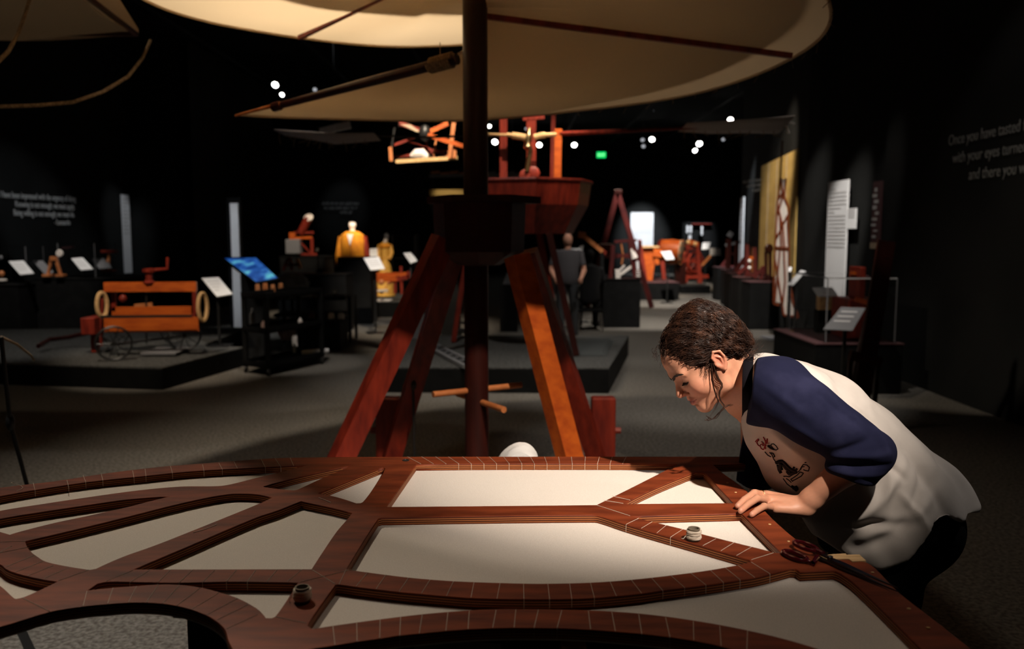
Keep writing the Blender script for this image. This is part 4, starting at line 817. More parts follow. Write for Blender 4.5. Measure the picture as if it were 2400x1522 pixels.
for a, b, r in (((1145, 315), (1190, 317), .02), ((1188, 316), (1202, 318), .03), ((1200, 318), (1236, 323), .05), ((1252, 322), (1278, 316), .045), ((1276, 317), (1304, 315), .032)):
    part(orn, 'wing_arm', MB().tube([O(*a, -.15), O(*b, -.15)], r * .8, 8), M['palewood'], True)
for px, py in ((1232, 412), (1250, 406)): part(orn, 'pulley', MB().lathe(O(px, py, -.1), [(.05, 0), (.075, .01), (.055, .025), (.075, .04), (.05, .05)], 16, (0, -1, 0)), M['redwood'], True)
part(orn, 'wing_spar', MB().tube([O(1306, 314), P(1560, 303, 9.6), P(1850, 286, 9.2)], [.03, .02, .012], 8), M['redwood'], True)
def cloth_strip(t, name, top, bot, Y0, Y1, m, fr):
    n = len(top); vs = []; fs = []; f = local(t)
    for i in range(n):
        Y = Y0 + (Y1 - Y0) * i / (n - 1)
        for k in range(4): p = P(*top[i], Y).lerp(P(*bot[i], Y), k / 3) + Vector((0, -.25 + .5 * k / 3, 0)); vs.append(tuple(f(p)))
    for i in range(n - 1):
        for k in range(3): q = i * 4 + k; fs.append((q, q + 1, q + 5, q + 4))
    me = bpy.data.meshes.new(name); me.from_pydata(vs, [], fs); me.update(); o = link(name, me, m, t, True)
    s = o.modifiers.new('s', 'SOLIDIFY'); s.thickness = .006
    mb = MB()
    for i in range(fr):
        k = i / fr * (n - 1); a = P(*bot[int(k)], Y0).lerp(P(*bot[min(n - 1, int(k) + 1)], Y0), k % 1); a = P(bot[int(k)][0] + (bot[min(n - 1, int(k) + 1)][0] - bot[int(k)][0]) * (k % 1), bot[int(k)][1] + (bot[min(n - 1, int(k) + 1)][1] - bot[int(k)][1]) * (k % 1), Y0 + (Y1 - Y0) * k / (n - 1))
        mb.tube([a, a + Vector((random.uniform(-.05, .05), 0, -.04)), a + Vector((random.uniform(-.1, .1), 0, -random.uniform(.05, .14)))], .006, 3)
    o2 = part(t, 'trailing_cords', mb, M['rope']); o2['kind'] = 'stuff'
M['tipcloth'] = mat('grey_wing_linen', (.42, .36, .32), .95)
cloth_strip(orn, 'wing_cloth', [(1600, 296), (1680, 292), (1760, 287), (1845, 280)], [(1600, 303), (1680, 308), (1760, 306), (1842, 308)], 9.5, 9.2, M['tipcloth'], 9)
cloth_strip(orn, 'wing_cloth', [(655, 311), (730, 315), (800, 319), (885, 318)], [(655, 313), (730, 325), (775, 334), (885, 325)], 10.4, 10.2, M['tipcloth'], 12)
part(orn, 'wing_spar', MB().tube([O(1180, 316), P(1000, 322, 10.2), P(655, 310, 10.4)], [.02, .015, .008], 6), M['blackmetal'], True)
for a, b in (((1845, 285), (1862, 291)), ((1842, 292), (1849, 313))): part(orn, 'tip_rod', MB().tube([P(*a, 9.2), P(*b, 9.2)], .012, 6), M['skinwhite'])
def Lg(a, b, w, m, dy=0, name='landing_leg'):
    A = O(*a, dy); B = O(*b, dy); return part(orn, name, MB().bar(A, B, w), m)
for a, b, w, m, dy in (((1078, 590), (985, 842), .075, 'redwood', -.5), ((1272, 592), (1312, 812), .08, 'redwood', .0), ((1290, 560), (1352, 838), .07, 'mast', -.6), ((1100, 560), (1060, 820), .06, 'redwood', .6)):
    A = O(*a, dy); B = O(*b, dy); k = (.285 - A.z) / (B.z - A.z); B = A + (B - A) * k; C0 = A + (A - B).normalized() * ((1.66 - A.z) / (A - B).normalized().z if A.z < 1.66 else 0)
    part(orn, 'landing_leg', MB().bar(C0, B, w), M[m])
# ladder lying on the platform
a1, a2 = G(1005, 815, .30), G(1090, 860, .30); s1 = Vector((.09, .18, 0)); ld = thing('wooden_ladder', 'small ladder lying flat on the platform behind the mast', 'ladder', (a1 + a2) / 2)
for o_ in (0, 1): part(ld, 'rail', MB().bar(a1 + s1 * o_, a2 + s1 * o_, .035), M['skinwhite' if 0 else 'greywall'])
for k in range(7): c = a1.lerp(a2, (k + .5) / 7); part(ld, 'rung', MB().bar(c, c + s1, .022), M['greywall'])
o = MB().add([(x, y, z) for x, y, z in [(G(1265, 830, .29).x, G(1265, 830, .29).y, .275), (G(1425, 835, .29).x, 9.6, .275), (G(1440, 800, .29).x, 10.9, .275), (G(1300, 792, .29).x, 11.2, .275),
    (G(1275, 830, .29).x + .1, G(1265, 830, .29).y + .1, .30), (G(1415, 835, .29).x, 9.75, .31), (G(1425, 800, .29).x, 10.8, .33), (G(1310, 792, .29).x, 11.1, .30)]],
    [(3, 2, 1, 0), (4, 5, 6, 7), (0, 1, 5, 4), (1, 2, 6, 5), (2, 3, 7, 6), (3, 0, 4, 7)]).build('folded_cover', M['greycloth'], None)
setp(o, 'dark grey cover folded flat on the platform right of the mast', 'cover')
# grey triangular boards behind
for i, (pl, Y, lb) in enumerate((([(975, 705), (1030, 795), (945, 797)], 11.2, 'pale grey triangular board seen between the left red legs'), ([(1060, 600), (1075, 668), (1030, 668)], 13.5, 'grey sloping board high between the left legs and mast'), ([(1192, 630), (1208, 668), (1178, 668)], 14.5, 'small dark grey cone board right of the mast'))):
    pts = [P(*p, Y) for p in pl]; pts[1].z = pts[2].z = max(pts[1].z, .02) if i else .27
    c = sum(pts, Vector()) / 3; mb = MB(); mb.slab([p - c for p in pts], (0, 1, 0), .04); o = mb.build('leaning_board', M['greywall'], None); o.location = c; setp(o, lb, 'board')
    if i: x = MB(); x.box((0, 0.02, pts[1].z / 2 - c.z), (.3, .3, pts[1].z + .02)).build('board_base', M['black'], o) if pts[1].z > .1 else None
t = thing('ring_wheel', 'grey ring wheel half hidden behind the dark mast', 'wheel', P(1082, 690, 12.5)); t.location.z = .13
MB().tube([(.12 * math.cos(2 * PI * k / 20), 0, .12 * math.sin(2 * PI * k / 20)) for k in range(21)], .02, 6, False).build('rim', M['greywall'], t, True)
# hanging glider frame at centre left
hg = thing('hanging_glider', 'suspended wooden glider frame with pink lit cradle left of the mast', 'machine', P(995, 300, 12))
H = lambda px, py, dy=0: P(px, py, 12 + dy)
HGL = [((928, 379), (1072, 370), .05, 'palewood', -.2), ((920, 368), (1062, 352), .035, 'redwood', .4), ((1003, 317), (1086, 343), .055, 'orange', -.3), ((998, 313), (1050, 290), .06, 'orange', 0), ((1000, 312), (935, 288), .06, 'redwood', .1),
    ((925, 340), (972, 322), .035, 'redwood', .2), ((915, 345), (917, 378), .045, 'dowel', -.3), ((925, 300), (917, 350), .02, 'blackmetal', -.3), ((1064, 288), (1053, 371), .05, 'dowel', -.3), ((1067, 332), (1065, 371), .045, 'dowel', -.25), ((1024, 318), (1016, 366), .02, 'dowel', .3), ((998, 325), (1003, 362), .025, 'redwood', .2), ((950, 330), (1060, 368), .03, 'redwood', .4)]
for a, b, w, m, dy in HGL: part(hg, 'frame_bar', MB().bar(H(*a, dy), H(*b, dy), w), M[m])
part(hg, 'cradle', MB().tube([H(962, 366), H(975, 361), H(990, 360), H(1006, 371)], [.02, .07, .07, .03], 8), M['skinwhite'], True)
part(hg, 'hub', MB().ell(H(996, 312), (.09, .09, .12), 10), M['blackmetal'], True)
part(hg, 'linen_vane', MB().slab([H(938, 291), H(962, 292), H(985, 309), H(975, 309)], (0, 1, 0), .02), M['linen'])
for px in (935, 1050): part(hg, 'hanging_wire', MB().tube([H(px, 300), (H(px, 300).x, 12, CEIL)], .004, 4), M['blackmetal'])
hp = thing('hanging_vane', 'white lit wooden vane hanging below the sail left of the glider', 'vane', P(786, 301, 12))
for a, b in (((751, 310), (784, 301)), ((785, 300), (821, 293))): part(hp, 'vane_board', MB().bar(P(*a, 12), P(*b, 12), .055, .1), M['white'])
part(hp, 'hanging_wire', MB().tube([P(785, 300, 12), (P(785, 300, 12).x, 12, CEIL)], .004, 4), M['blackmetal'])
hr = thing('hanging_rack', 'pale wooden slatted rail hanging behind the mast above the collar', 'rail', P(1048, 408, 15))
for k in range(9): part(hr, 'slat', MB().bar(P(1010 + k * 22, 405 + (k % 2) * 3 + (0 if k < 4 else 2), 15), P(1030 + k * 22, 403 + (k % 2) * 3, 15), .04), M['dowel' if k < 4 else 'greywall'])
part(hr, 'long_rail', MB().bar(P(1006, 413, 15), P(1232, 409, 15), .05), M['skinwhite' if 0 else 'greywall'])
for px in (1012, 1226): part(hr, 'hanging_wire', MB().tube([P(px, 405, 15), (P(px, 405, 15).x, 15, CEIL)], .004, 4), M['blackmetal'])
t = thing('ochre_board', 'ochre lit board glimpsed left of the mast above the collar', 'board', P(1050, 458, 22)); MB().box((0, 0, .07), (.95, .04, .15)).build('panel', M['yellow'], t); MB().box((0, .05, -.5 - P(1050, 458, 22).z / 2 + .5), (.9, .05, P(1050, 458, 22).z)).build('dark_support', M['black'], t)
# ------------------------------------------------------------------ visitors
def figure(name, label, c, top, bottom, skin, seated=False, armf=None):
    t = thing(name, label, 'person', c)
    h = 1.62
    if not seated:
        pts = dict(a0=(-.1, 0, .02), k0=(-.1, -.01, .47), h0=(-.085, 0, .9), a1=(.12, 0, .02), k1=(.11, -.02, .47), h1=(.085, 0, .9), pe=(0, 0, .95), wa=(0, 0, 1.1), ch=(0, 0, 1.3), ne=(0, 0, 1.42))
    else:
        pts = dict(a0=(-.14, -.42, .05), k0=(-.14, -.42, .47), h0=(-.1, 0, .5), a1=(.14, -.42, .05), k1=(.14, -.42, .47), h1=(.1, 0, .5), pe=(0, 0, .55), wa=(0, -.02, .75), ch=(0, -.06, .98), ne=(0, -.08, 1.12))
    T = {k: Vector(v) for k, v in pts.items()}
    for s in '01': MB().tube([T['a' + s], T['k' + s], T['h' + s]], [.05, .065, .09], 12).build('trouser_leg', bottom, t, True); MB().box(T['a' + s] + Vector((0, -.06, .01)), (.09, .24, .07), bev=.02).build('shoe', M['black'], t)
    vs = MB(); vs.tube([T['pe'] - Vector((0, 0, .06)), T['pe'], T['wa'], T['ch'], T['ch'] + Vector((0, 0, .1)), T['ne']], [.13, .165, .15, .185, .16, .06], 16); c0 = T['wa']
    vs.v = [(v[0] * 1.12, (v[1] - c0.y) * .72 + c0.y, v[2]) for v in vs.v]; vs.build('shirt', top, t, True)
    hd = T['ne'] + Vector((0, 0, .13)); MB().tube([T['ne'] - Vector((0, 0, .04)), hd], .05, 10).build('neck', skin, t, True)
    MB().ell(hd + Vector((0, 0, .02)), (.075, .09, .115), 16).build('head', skin, t, True); MB().ell(hd + Vector((0, .02, .05)), (.085, .09, .095), 14).build('hair', M['black'], t, True)
    for s in (-1, 1):
        sh = T['ch'] + Vector((s * .19, 0, .07)); el = sh + Vector((s * .06, -.03, -.27)); wr = el + Vector((-s * .06, -.2, -.12 if not seated else 0.02))
        if armf and s in armf: el, wr = sh + Vector(armf[s][0]), sh + Vector(armf[s][1])
        MB().tube([sh - Vector((s * .04, 0, 0)), sh, sh.lerp(el, .7)], [.05, .058, .05], 10).build('sleeve', top, t, True)
        MB().tube([sh.lerp(el, .65), el, wr], [.042, .04, .028], 10).build('arm', skin, t, True); MB().ell(wr + (wr - el).normalized() * .05, (.035, .03, .05), 10).build('hand', skin, t, True)
    return t
M['skinfar'] = mat('visitor_skin', (.55, .27, .18), .6); M['greytee'] = mat('charcoal_tshirt', (.07, .065, .07), .9); M['jeans'] = mat('dark_jeans', (.025, .027, .03), .9); M['blackcloth'] = mat('black_clothing', (.008, .008, .009), .95)
v1 = figure('person', 'distant visitor standing in a charcoal t-shirt and dark trousers below the bowl hull', (P(1330, 620, 13.0).x, 13.0, 0), M['greytee'], M['jeans'], M['skinfar'])
v2 = figure('person', 'visitor in black seen from behind, seated left of the black plinth', (P(1383, 620, 14.6).x, 14.6, 0), M['blackcloth'], M['blackcloth'], M['blackcloth'], True)
v2.rotation_euler.z = PI
t = thing('stool', 'dark seat with light legs under the seated visitor', 'stool', (v2.location.x, 14.6, 0))
MB().box((0, 0, .36), (.42, .42, .05), bev=.01).build('seat', M['black'], t)
for x in (-.18, .18):
    for y in (-.18, .18): MB().tube([(x, y, .34), (x * 1.15, y * 1.15, 0)], .014, 6).build('leg', M['metal'], t)
t = thing('lifting_arm', 'pale orange wooden lever slanting down beside the standing visitor', 'lever', P(1395, 575, 16.0))
for a, b, w, m in (((1356, 550), (1372, 552), .12, 'dowel'), ((1366, 552), (1412, 590), .075, 'dowel'), ((1408, 586), (1420, 594), .07, 'redwood')): part(t, 'lever_part', MB().bar(P(*a, 16.0), P(*b, 16.0), w), M[m])
part(t, 'support_post', MB().bar(P(1411, 588, 16.0), (P(1411, 588, 16.0).x, 16.0, .02), .07), M['black'])
label_stand([(1331, 583), (1361, 582), (1361, 604), (1331, 605)], 13.6, 13.55, 'bright white caption board beside the standing visitor', rows=0)
label_stand([(1358, 577), (1368, 575), (1366, 588), (1357, 590)], 16.0, 15.95, 'tiny white caption above the bright board by the visitor', rows=0)
# ------------------------------------------------------------------ A-frame crane, plinths and machines in the distance
px0 = P(1412, 768, 15).x
black_box('display_plinth', 'tall black plinth in the middle distance with a white cylinder model', 'plinth', P(1412, 768, 15).x, P(1500, 768, 15).x, 15.0, 15.7, 0, .855)
mm = thing('cylinder_model', 'dark wooden model with white cylinder and pink post on the middle black plinth', 'model', P(1460, 655, 15.2)); mm.location.z = .87
K = lambda px, py, dy=0: P(px, py, 15.2 + dy)
for a, b, w, m in (((1430, 655), (1437, 575), .07, 'maroonwood'), ((1490, 655), (1476, 562), .08, 'maroonwood'), ((1495, 650), (1500, 566), .06, 'maroonwood'), ((1440, 567), (1492, 563), .05, 'maroonwood'), ((1422, 655), (1498, 655), .04, 'maroonwood'), ((1448, 654), (1447, 632), .085, 'skinwhite'), ((1450, 646), (1484, 622), .045, 'skinwhite'), ((1450, 636), (1464, 622), .03, 'skinwhite'), ((1446, 600), (1476, 598), .04, 'maroonwood')): part(mm, 'strut', MB().bar(K(*a), K(*b), w), M[m])
part(mm, 'white_cylinder', MB().tube([K(1477, 572), K(1480, 588), K(1487, 606)], [.035, .045, .07], 10), M['skinwhite'], True)
part(mm, 'screw_post', MB().tube([K(1493, 612), K(1494, 632)], .04, 8), M['white'], True)
for k in range(3): part(mm, 'disc', MB().lathe(K(1494, 637 + k * 6), [(.05, 0), (.055, .01), (.05, .02)], 12), M['skinwhite'], True)
part(mm, 'chain', MB().tube([K(1455, 570), K(1460, 600), K(1457, 620)], .018, 6), M['dowel'])
af = thing('a_frame_crane', 'tall dark red A-shaped crane frame left of the white back panel', 'crane', P(1448, 640, 19)); af.location.z = .02
for a, b, m in (((1447, 450), (1405, 612), 'maroonwood'), ((1447, 450), (1495, 612), 'maroonwood')): A_, B_ = P(*a, 19), P(*b, 19); B_ = A_ + (B_ - A_) * ((A_.z - .02) / (A_.z - B_.z)); part(af, 'leg', MB().bar(A_, B_, .11), M[m])
part(af, 'apex_block', MB().box(P(1448, 450, 19), (.17, .14, .1), bev=.01), M['mast']); part(af, 'cross_beam', MB().bar(P(1405, 600, 19), P(1495, 600, 19), .1), M['maroonwood'])
part(af, 'counterweight', MB().box(P(1420, 585, 18.6), (.3, .3, .25), bev=.01), M['maroonwood'])
black_box('display_platform', 'low rounded black platform under the orange tapered stand', 'platform', P(1500, 685, 21.5).x, P(1590, 685, 21.5).x, 21.4, 23.6, 0, .43, top='maroon')
ts = thing('tapered_stand', 'orange wooden stand with tapering front on the distant platform', 'machine', P(1525, 660, 22)); ts.location.z = .445
c = P(1522, 580, 22); mb = MB(); fr = [P(1506, 582, 22), P(1539, 582, 22), P(1529, 658, 22), P(1516, 658, 22)]
part(ts, 'tapered_front', MB().slab(fr, (0, 1, 0), .25), M['orange']); part(ts, 'pale_cap', MB().box(P(1522, 579, 22.1), (.44, .45, .05), bev=.01), M['palewood'])
part(ts, 'side_board', MB().slab([P(1496, 562, 21.8), P(1503, 562, 21.8), P(1518, 658, 21.8), P(1508, 658, 21.8)], (0, 1, 0), .1), M['redwood'])
for a, b, w, m in (((1530, 592), (1550, 594), .2, 'orange'), ((1536, 600), (1541, 620), .1, 'orange'), ((1552, 612), (1556, 655), .09, 'redwood')): part(ts, 'block', MB().bar(P(*a, 22), P(*b, 22), w), M[m])
label_stand([(1548, 590), (1572, 588), (1581, 608), (1561, 609)], 20.6, 20.3, 'glowing white sloped caption in front of the pale drum', rows=0)
dr = thing('mechanical_drum', 'orange barrel drum with cream studded face in the far distance', 'drum', P(1585, 660, 25)); dr.location.z = .215
dc = P(1596, 592, 24.5); part(dr, 'barrel', MB().lathe(dc, [(.34, 0), (.36, .25), (.34, .55)], 20, (-.92, .35, .05)), M['orange'], True)
part(dr, 'drum_face', MB().lathe(dc, [(.30, -.03), (.36, -.01), (.36, .02)], 20, (-.92, .35, .05)), M['linen'], True)
for k in range(10): a = 2 * PI * k / 10; x, y, z = frame_to((-.92, .35, .05)); part(dr, 'drum_peg', MB().ell(dc + x * .34 * math.cos(a) + y * .34 * math.sin(a) - z * .02, (.035, .035, .035), 6), M['dowel'])
part(dr, 'hoop', MB().lathe(dc + Vector((-.5, .2, 0)), [(.35, 0), (.39, .02), (.35, .1)], 20, (-.92, .35, .05)), M['redwood'], True)
part(dr, 'cradle', MB().bar(dc + Vector((0, .1, -.3)), (dc.x, dc.y + .1, .215), .3, .3), M['mast'])
gm = thing('geared_machine', 'dark red wheel machine with brass-lit hub right of the pale drum', 'machine', P(1630, 655, 26)); gm.location.z = .02
S_ = lambda px, py, dy=0: P(px, py, 26 + dy)
for px, py, r in ((1623, 612, .38), (1630, 615, .30)): wheel(gm, S_(px, py), r, (.5, -.85, 0), 8, 'redwood', 'gear_wheel', .035)
for a, b, w, m in (((1608, 640), (1612, 572), .12, 'redwood'), ((1638, 640), (1634, 572), .1, 'redwood'), ((1612, 566), (1636, 574), .14, 'orange'), ((1645, 622), (1665, 600), .07, 'dowel'), ((1600, 650), (1660, 648), .1, 'redwood')): part(gm, 'timber', MB().bar(S_(*a), S_(*b), w), M[m])
for px, py in ((1613, 568), (1629, 572)): part(gm, 'bright_ball', MB().ell(S_(px, py, -.3), (.07, .07, .07), 8), M['palewood'], True)
for px in (1606, 1640): part(gm, 'post', MB().bar(S_(px, 640), (S_(px, 640).x, 26, .02), .14), M['redwood'])
black_box('display_platform', 'long low black platform below the geared machine', 'platform', P(1592, 660, 24).x, P(1662, 660, 24).x, 23.8, 25.2, 0, .2, top='platform')
label_stand([(1664, 582), (1689, 582), (1689, 598), (1664, 599)], 24.5, 24.4, 'bright caption board immediately left of the pedestal row', rows=0)
label_stand([(1647, 569), (1666, 568), (1660, 584), (1645, 585)], 27.5, 27.3, 'bright caption left of and above the other one by the pedestal row', rows=0)
cb = black_box('dark_cabinet', 'tall dark showcase with white objects on the back wall', 'cabinet', P(1608, 640, 33).x, P(1682, 640, 33).x, 33, 33.8, 0, 2.1)
for i, (px, py, w, h) in enumerate(((1611, 538, .10, .28), (1619, 538, .10, .28), (1645, 541, .09, .34), (1617, 556, .14, .16))):
    t = thing('white_ornament', ['left', 'second', 'tall right', 'lowest'][i] + ' white ornament in the dark showcase at the back', 'ornament', P(px, py, 32.7)); MB().lathe((0, 0, -h / 2), [(w * .3, 0), (w * .5, h * .2), (w * .35, h * .6), (w * .5, h * .9), (w * .2, h)], 10).build('vase_body', M['white'], t, True)
    MB().box((0, .2, -h / 2 - .02), (w * 2, .4, .02)).build('bracket', M['black'], t)
t = thing('shelf_rail', 'dark red thin rail along the top of the back showcase', 'rail', P(1645, 525, 32.8)); MB().box((0, .1, 0), (.75, .3, .03)).build('rail_bar', M['redwood'], t); MB().box((0, .25, .0), (.1, .2, .08)).build('rail_bracket', M['black'], t)
# ---- pedestal row along the right wall
PED = [(4.10, 14.7, 'nearest'), (4.33, 16.3, 'second nearest'), (4.60, 18.0, 'middle'), (4.94, 19.7, 'fourth'), (5.12, 21.3, 'farthest')]
for x, y, nm in PED: black_box('pedestal', nm + ' black pedestal in the row along the right wall', 'pedestal', x, x + (.55 if nm == 'nearest' else .5), y, y + .5, 0, .82, top='maroon')
def desk_model(i, label, items, Y):
    t = thing('wooden_model', label, 'model', P(items[0][0][0], items[0][0][1], Y)); t.location.z = .835
    for k, (a, b, w, m) in enumerate(items):
        A_, B_ = P(*a, Y), P(*b, Y); A_.z = max(A_.z, .845); B_.z = max(B_.z, .845); part(t, 'strut', MB().bar(A_, B_, w), M[m])
    return t
d1 = desk_model(0, 'dark wooden wheel model on the nearest pedestal', [((1788, 655), (1820, 655), .05, 'mast'), ((1795, 655), (1795, 590), .05, 'mast'), ((1805, 655), (1805, 590), .05, 'mast'), ((1782, 655), (1795, 620), .04, 'maroonwood'), ((1768, 652), (1790, 625), .05, 'maroonwood')], 15.0)
part(d1, 'wheel_disc', MB().lathe(P(1800, 583, 15.0), [(.07, 0), (.085, .015), (.085, .04), (.07, .055)], 18, (.3, -.95, 0)), M['mast'], True)
d2 = desk_model(1, 'red wooden model with two white balls on the second pedestal', [((1745, 645), (1775, 645), .05, 'maroonwood'), ((1752, 645), (1750, 575), .07, 'maroonwood'), ((1770, 645), (1768, 580), .06, 'maroonwood'), ((1748, 602), (1768, 606), .05, 'orange'), ((1730, 643), (1752, 620), .06, 'maroonwood')], 16.5)
for py in (612, 628): part(d2, 'white_ball', MB().ell(P(1757, py, 16.2), (.035, .035, .035), 10), M['white'], True)
desk_model(2, 'slanted red wooden model on the middle pedestal', [((1722, 640), (1750, 600), .08, 'maroonwood'), ((1728, 640), (1750, 640), .05, 'maroonwood'), ((1747, 640), (1749, 570), .05, 'maroonwood'), ((1762, 640), (1765, 580), .04, 'dowel')], 18.2)
desk_model(3, 'tall dark model with many arms on the fourth pedestal', [((1706, 632), (1708, 560), .1, 'mast'), ((1725, 632), (1727, 565), .08, 'mast'), ((1700, 575), (1735, 568), .06, 'greywall'), ((1708, 555), (1715, 545), .1, 'greywall'), ((1705, 590), (1730, 600), .05, 'mast')], 19.9)
desk_model(4, 'small red model with pink post on the farthest pedestal', [((1690, 625), (1706, 605), .05, 'maroonwood'), ((1709, 622), (1708, 603), .06, 'skinwhite'), ((1690, 626), (1720, 626), .04, 'maroonwood')], 21.5)
# ---- standing wing frame model
wy = 13.4; wb = P(1832, 795, wy)
sw = thing('upright_wing_frame', 'upright red wood and white cloth wing frame on a black post by the ochre panel', 'wing frame', (wb.x, wb.y, 0))
ang = math.radians(-72)
def SWp(px, py, off=0):      # pixel -> point on the plane of the standing wing
    o = Vector((wb.x, wb.y, 0)); n = Vector((-math.sin(ang), math.cos(ang), 0)); d = ray(px, py); c = Vector((0, 0, CAMZ))
    k = (o - c).dot(n) / d.dot(n); return c + d * k + n * off
def swbar(a, b, w, h=.012): part(sw, 'frame_member', MB().bar(SWp(*a), SWp(*b), h, w, up=(math.cos(ang), math.sin(ang), 0)), M['wood'])
OUTW = [(1834, 330), (1829, 400), (1823, 470), (1818, 560), (1815, 640), (1813, 712), (1833, 716), (1836, 738), (1872, 744), (1862, 712), (1852, 675), (1848, 640), (1850, 560), (1847, 520), (1848, 485), (1838, 470), (1842, 420)]
cl_ = [SWp(*p, .012) for p in ((1831, 420), (1824, 470), (1818, 560), (1815, 708), (1834, 712), (1838, 738), (1866, 740), (1853, 690), (1846, 640), (1847, 560), (1845, 520), (1838, 465), (1840, 420))]
part(sw, 'white_cloth', MB().slab(cl_, (-math.sin(ang), math.cos(ang), 0), .008), M['paper'])
for a, b in (((1834, 330), (1829, 415)), ((1829, 415), (1822, 480)), ((1822, 480), (1817, 575)), ((1817, 575), (1814, 640)), ((1814, 640), (1813, 712)), ((1813, 712), (1834, 718)), ((1834, 718), (1837, 739)), ((1837, 739), (1871, 744)), ((1871, 744), (1858, 705)), ((1858, 705), (1849, 650)), ((1849, 650), (1849, 580)), ((1849, 580), (1846, 520)),
    ((1846, 520), (1849, 488)), ((1849, 488), (1838, 462)), ((1838, 462), (1842, 418)), ((1829, 415), (1836, 460)), ((1822, 470), (1836, 450)), ((1823, 500), (1836, 455)), ((1819, 560), (1846, 505)), ((1816, 580), (1850, 582)), ((1831, 580), (1828, 510)), ((1838, 580), (1834, 520)), ((1815, 600), (1833, 712)), ((1828, 585), (1816, 708)), ((1837, 585), (1840, 660)), ((1840, 660), (1834, 712)), ((1822, 480), (1834, 530))): swbar(a, b, .034)
part(sw, 'black_post', MB().bar((wb.x, wb.y, .01), SWp(1834, 716) + Vector((0, .05, 0)), .06), M['black']); part(sw, 'base_plate', MB().box((wb.x, wb.y, .012), (.55, .5, .024), bev=.005), M['greywall'])
label_stand([(1877, 633), (1889, 636), (1860, 669), (1846, 667)], 12.3, 12.0, 'white sloped caption right of the upright wing frame', rows=0)
label_stand([(1849, 626), (1857, 627), (1853, 637), (1848, 637)], 13.0, 12.95, 'tiny bluish caption just right of the upright wing frame', rows=0)
# ---- glass case with model at right
black_box('display_plinth', 'low black plinth holding the large glass case at right', 'plinth', 3.12, 4.02, 8.7, 10.1, 0, .52, top='maroon')
gx0, gx1, gy0, gy1 = 3.24, 3.95, 8.75, 9.9
gc = thing('glass_case', 'large clear acrylic case over dark red wooden model at right', 'glass case', ((gx0 + gx1) / 2, (gy0 + gy1) / 2, .535))
for c, s in (((gx0, (gy0 + gy1) / 2), (.008, gy1 - gy0)), ((gx1, (gy0 + gy1) / 2), (.008, gy1 - gy0)), (((gx0 + gx1) / 2, gy0), (gx1 - gx0, .008)), (((gx0 + gx1) / 2, gy1), (gx1 - gx0, .008))):
    part(gc, 'glass_pane', MB().box((*c, .535 + .33), (*s, .66)), M['glass'])
part(gc, 'glass_top', MB().box(((gx0 + gx1) / 2, (gy0 + gy1) / 2, 1.20), (gx1 - gx0, gy1 - gy0, .012)), M['glass'])
for x in (gx0, gx1):
    for y in (gy0, gy1): part(gc, 'corner_edge', MB().box((x, y, .865), (.010, .010, .66)), M['greywall'])
for y in (gy0, gy1): part(gc, 'top_edge', MB().box(((gx0 + gx1) / 2, y, 1.197), (gx1 - gx0, .01, .012)), M['ink'])
md = thing('mechanism_model', 'dark red box mechanism with orange lever inside the large glass case', 'model', (3.68, 9.15, .54))
MB().box((.02, 0, .22), (.34, .5, .42), bev=.01).build('box_body', M['redwood'], md); MB().box((-.02, -.1, .60), (.06, .3, .34), bev=.01).build('upright', M['redwood'], md)
MB().bar((-.12, -.33, .44), (.02, -.33, .40), .045).build('lever', M['orange'], md); MB().ell((.08, -.1, .64), (.05, .05, .04), 10).build('knob', M['maroon'], md, True); MB().box((-.02, -.1, .70), (.12, .1, .03)).build('cap', M['orange'], md)
t = thing('reading_board', 'white caption shelf in front of the tall text panel by the glass case', 'label board', (3.53, 9.62, .54)); MB().box((0, 0, .13), (.17, .12, .26)).build('dark_block', M['black'], t); MB().box((0, 0, .345), (.14, .1, .17)).build('pale_block', M['palewood'], t); MB().box((0, -.02, .46), (.22, .2, .02), rx=.4).build('board', M['white'], t)
label_stand([(1971, 720), (2029, 722), (1998, 775), (1929, 772)], 8.5, 8.1, 'dark grey sloped lectern label in front of the glass case', m='greywall', rows=3)
# ---- dark wooden easel at right
es = thing('wooden_easel', 'very dark wooden easel plank and ledge standing behind the woman', 'easel', (P(2045, 840, 7).x, 7.0, 0))
def E_(px, py, Y=7.0): return P(px, py, Y)
A_, B_ = E_(2072, 600), E_(2035, 830); B2 = A_ + (B_ - A_) * ((A_.z - .02) / (A_.z - B_.z))
part(es, 'front_leg', MB().bar(A_ + (A_ - B_) * .15, B2, .14, .035), M['mast']); part(es, 'ledge', MB().bar(E_(1992, 832), E_(2064, 850), .06, .08), M['mast'])
for x0, x1 in ((1994, 2002), (2058, 2064)): a = E_(x0, 835, 7.05); part(es, 'side_leg', MB().bar(a, (a.x, 7.1, .02), .035), M['mast'])
part(es, 'rear_leg', MB().bar(A_, (A_.x + .1, 7.9, .02), .05), M['mast'])
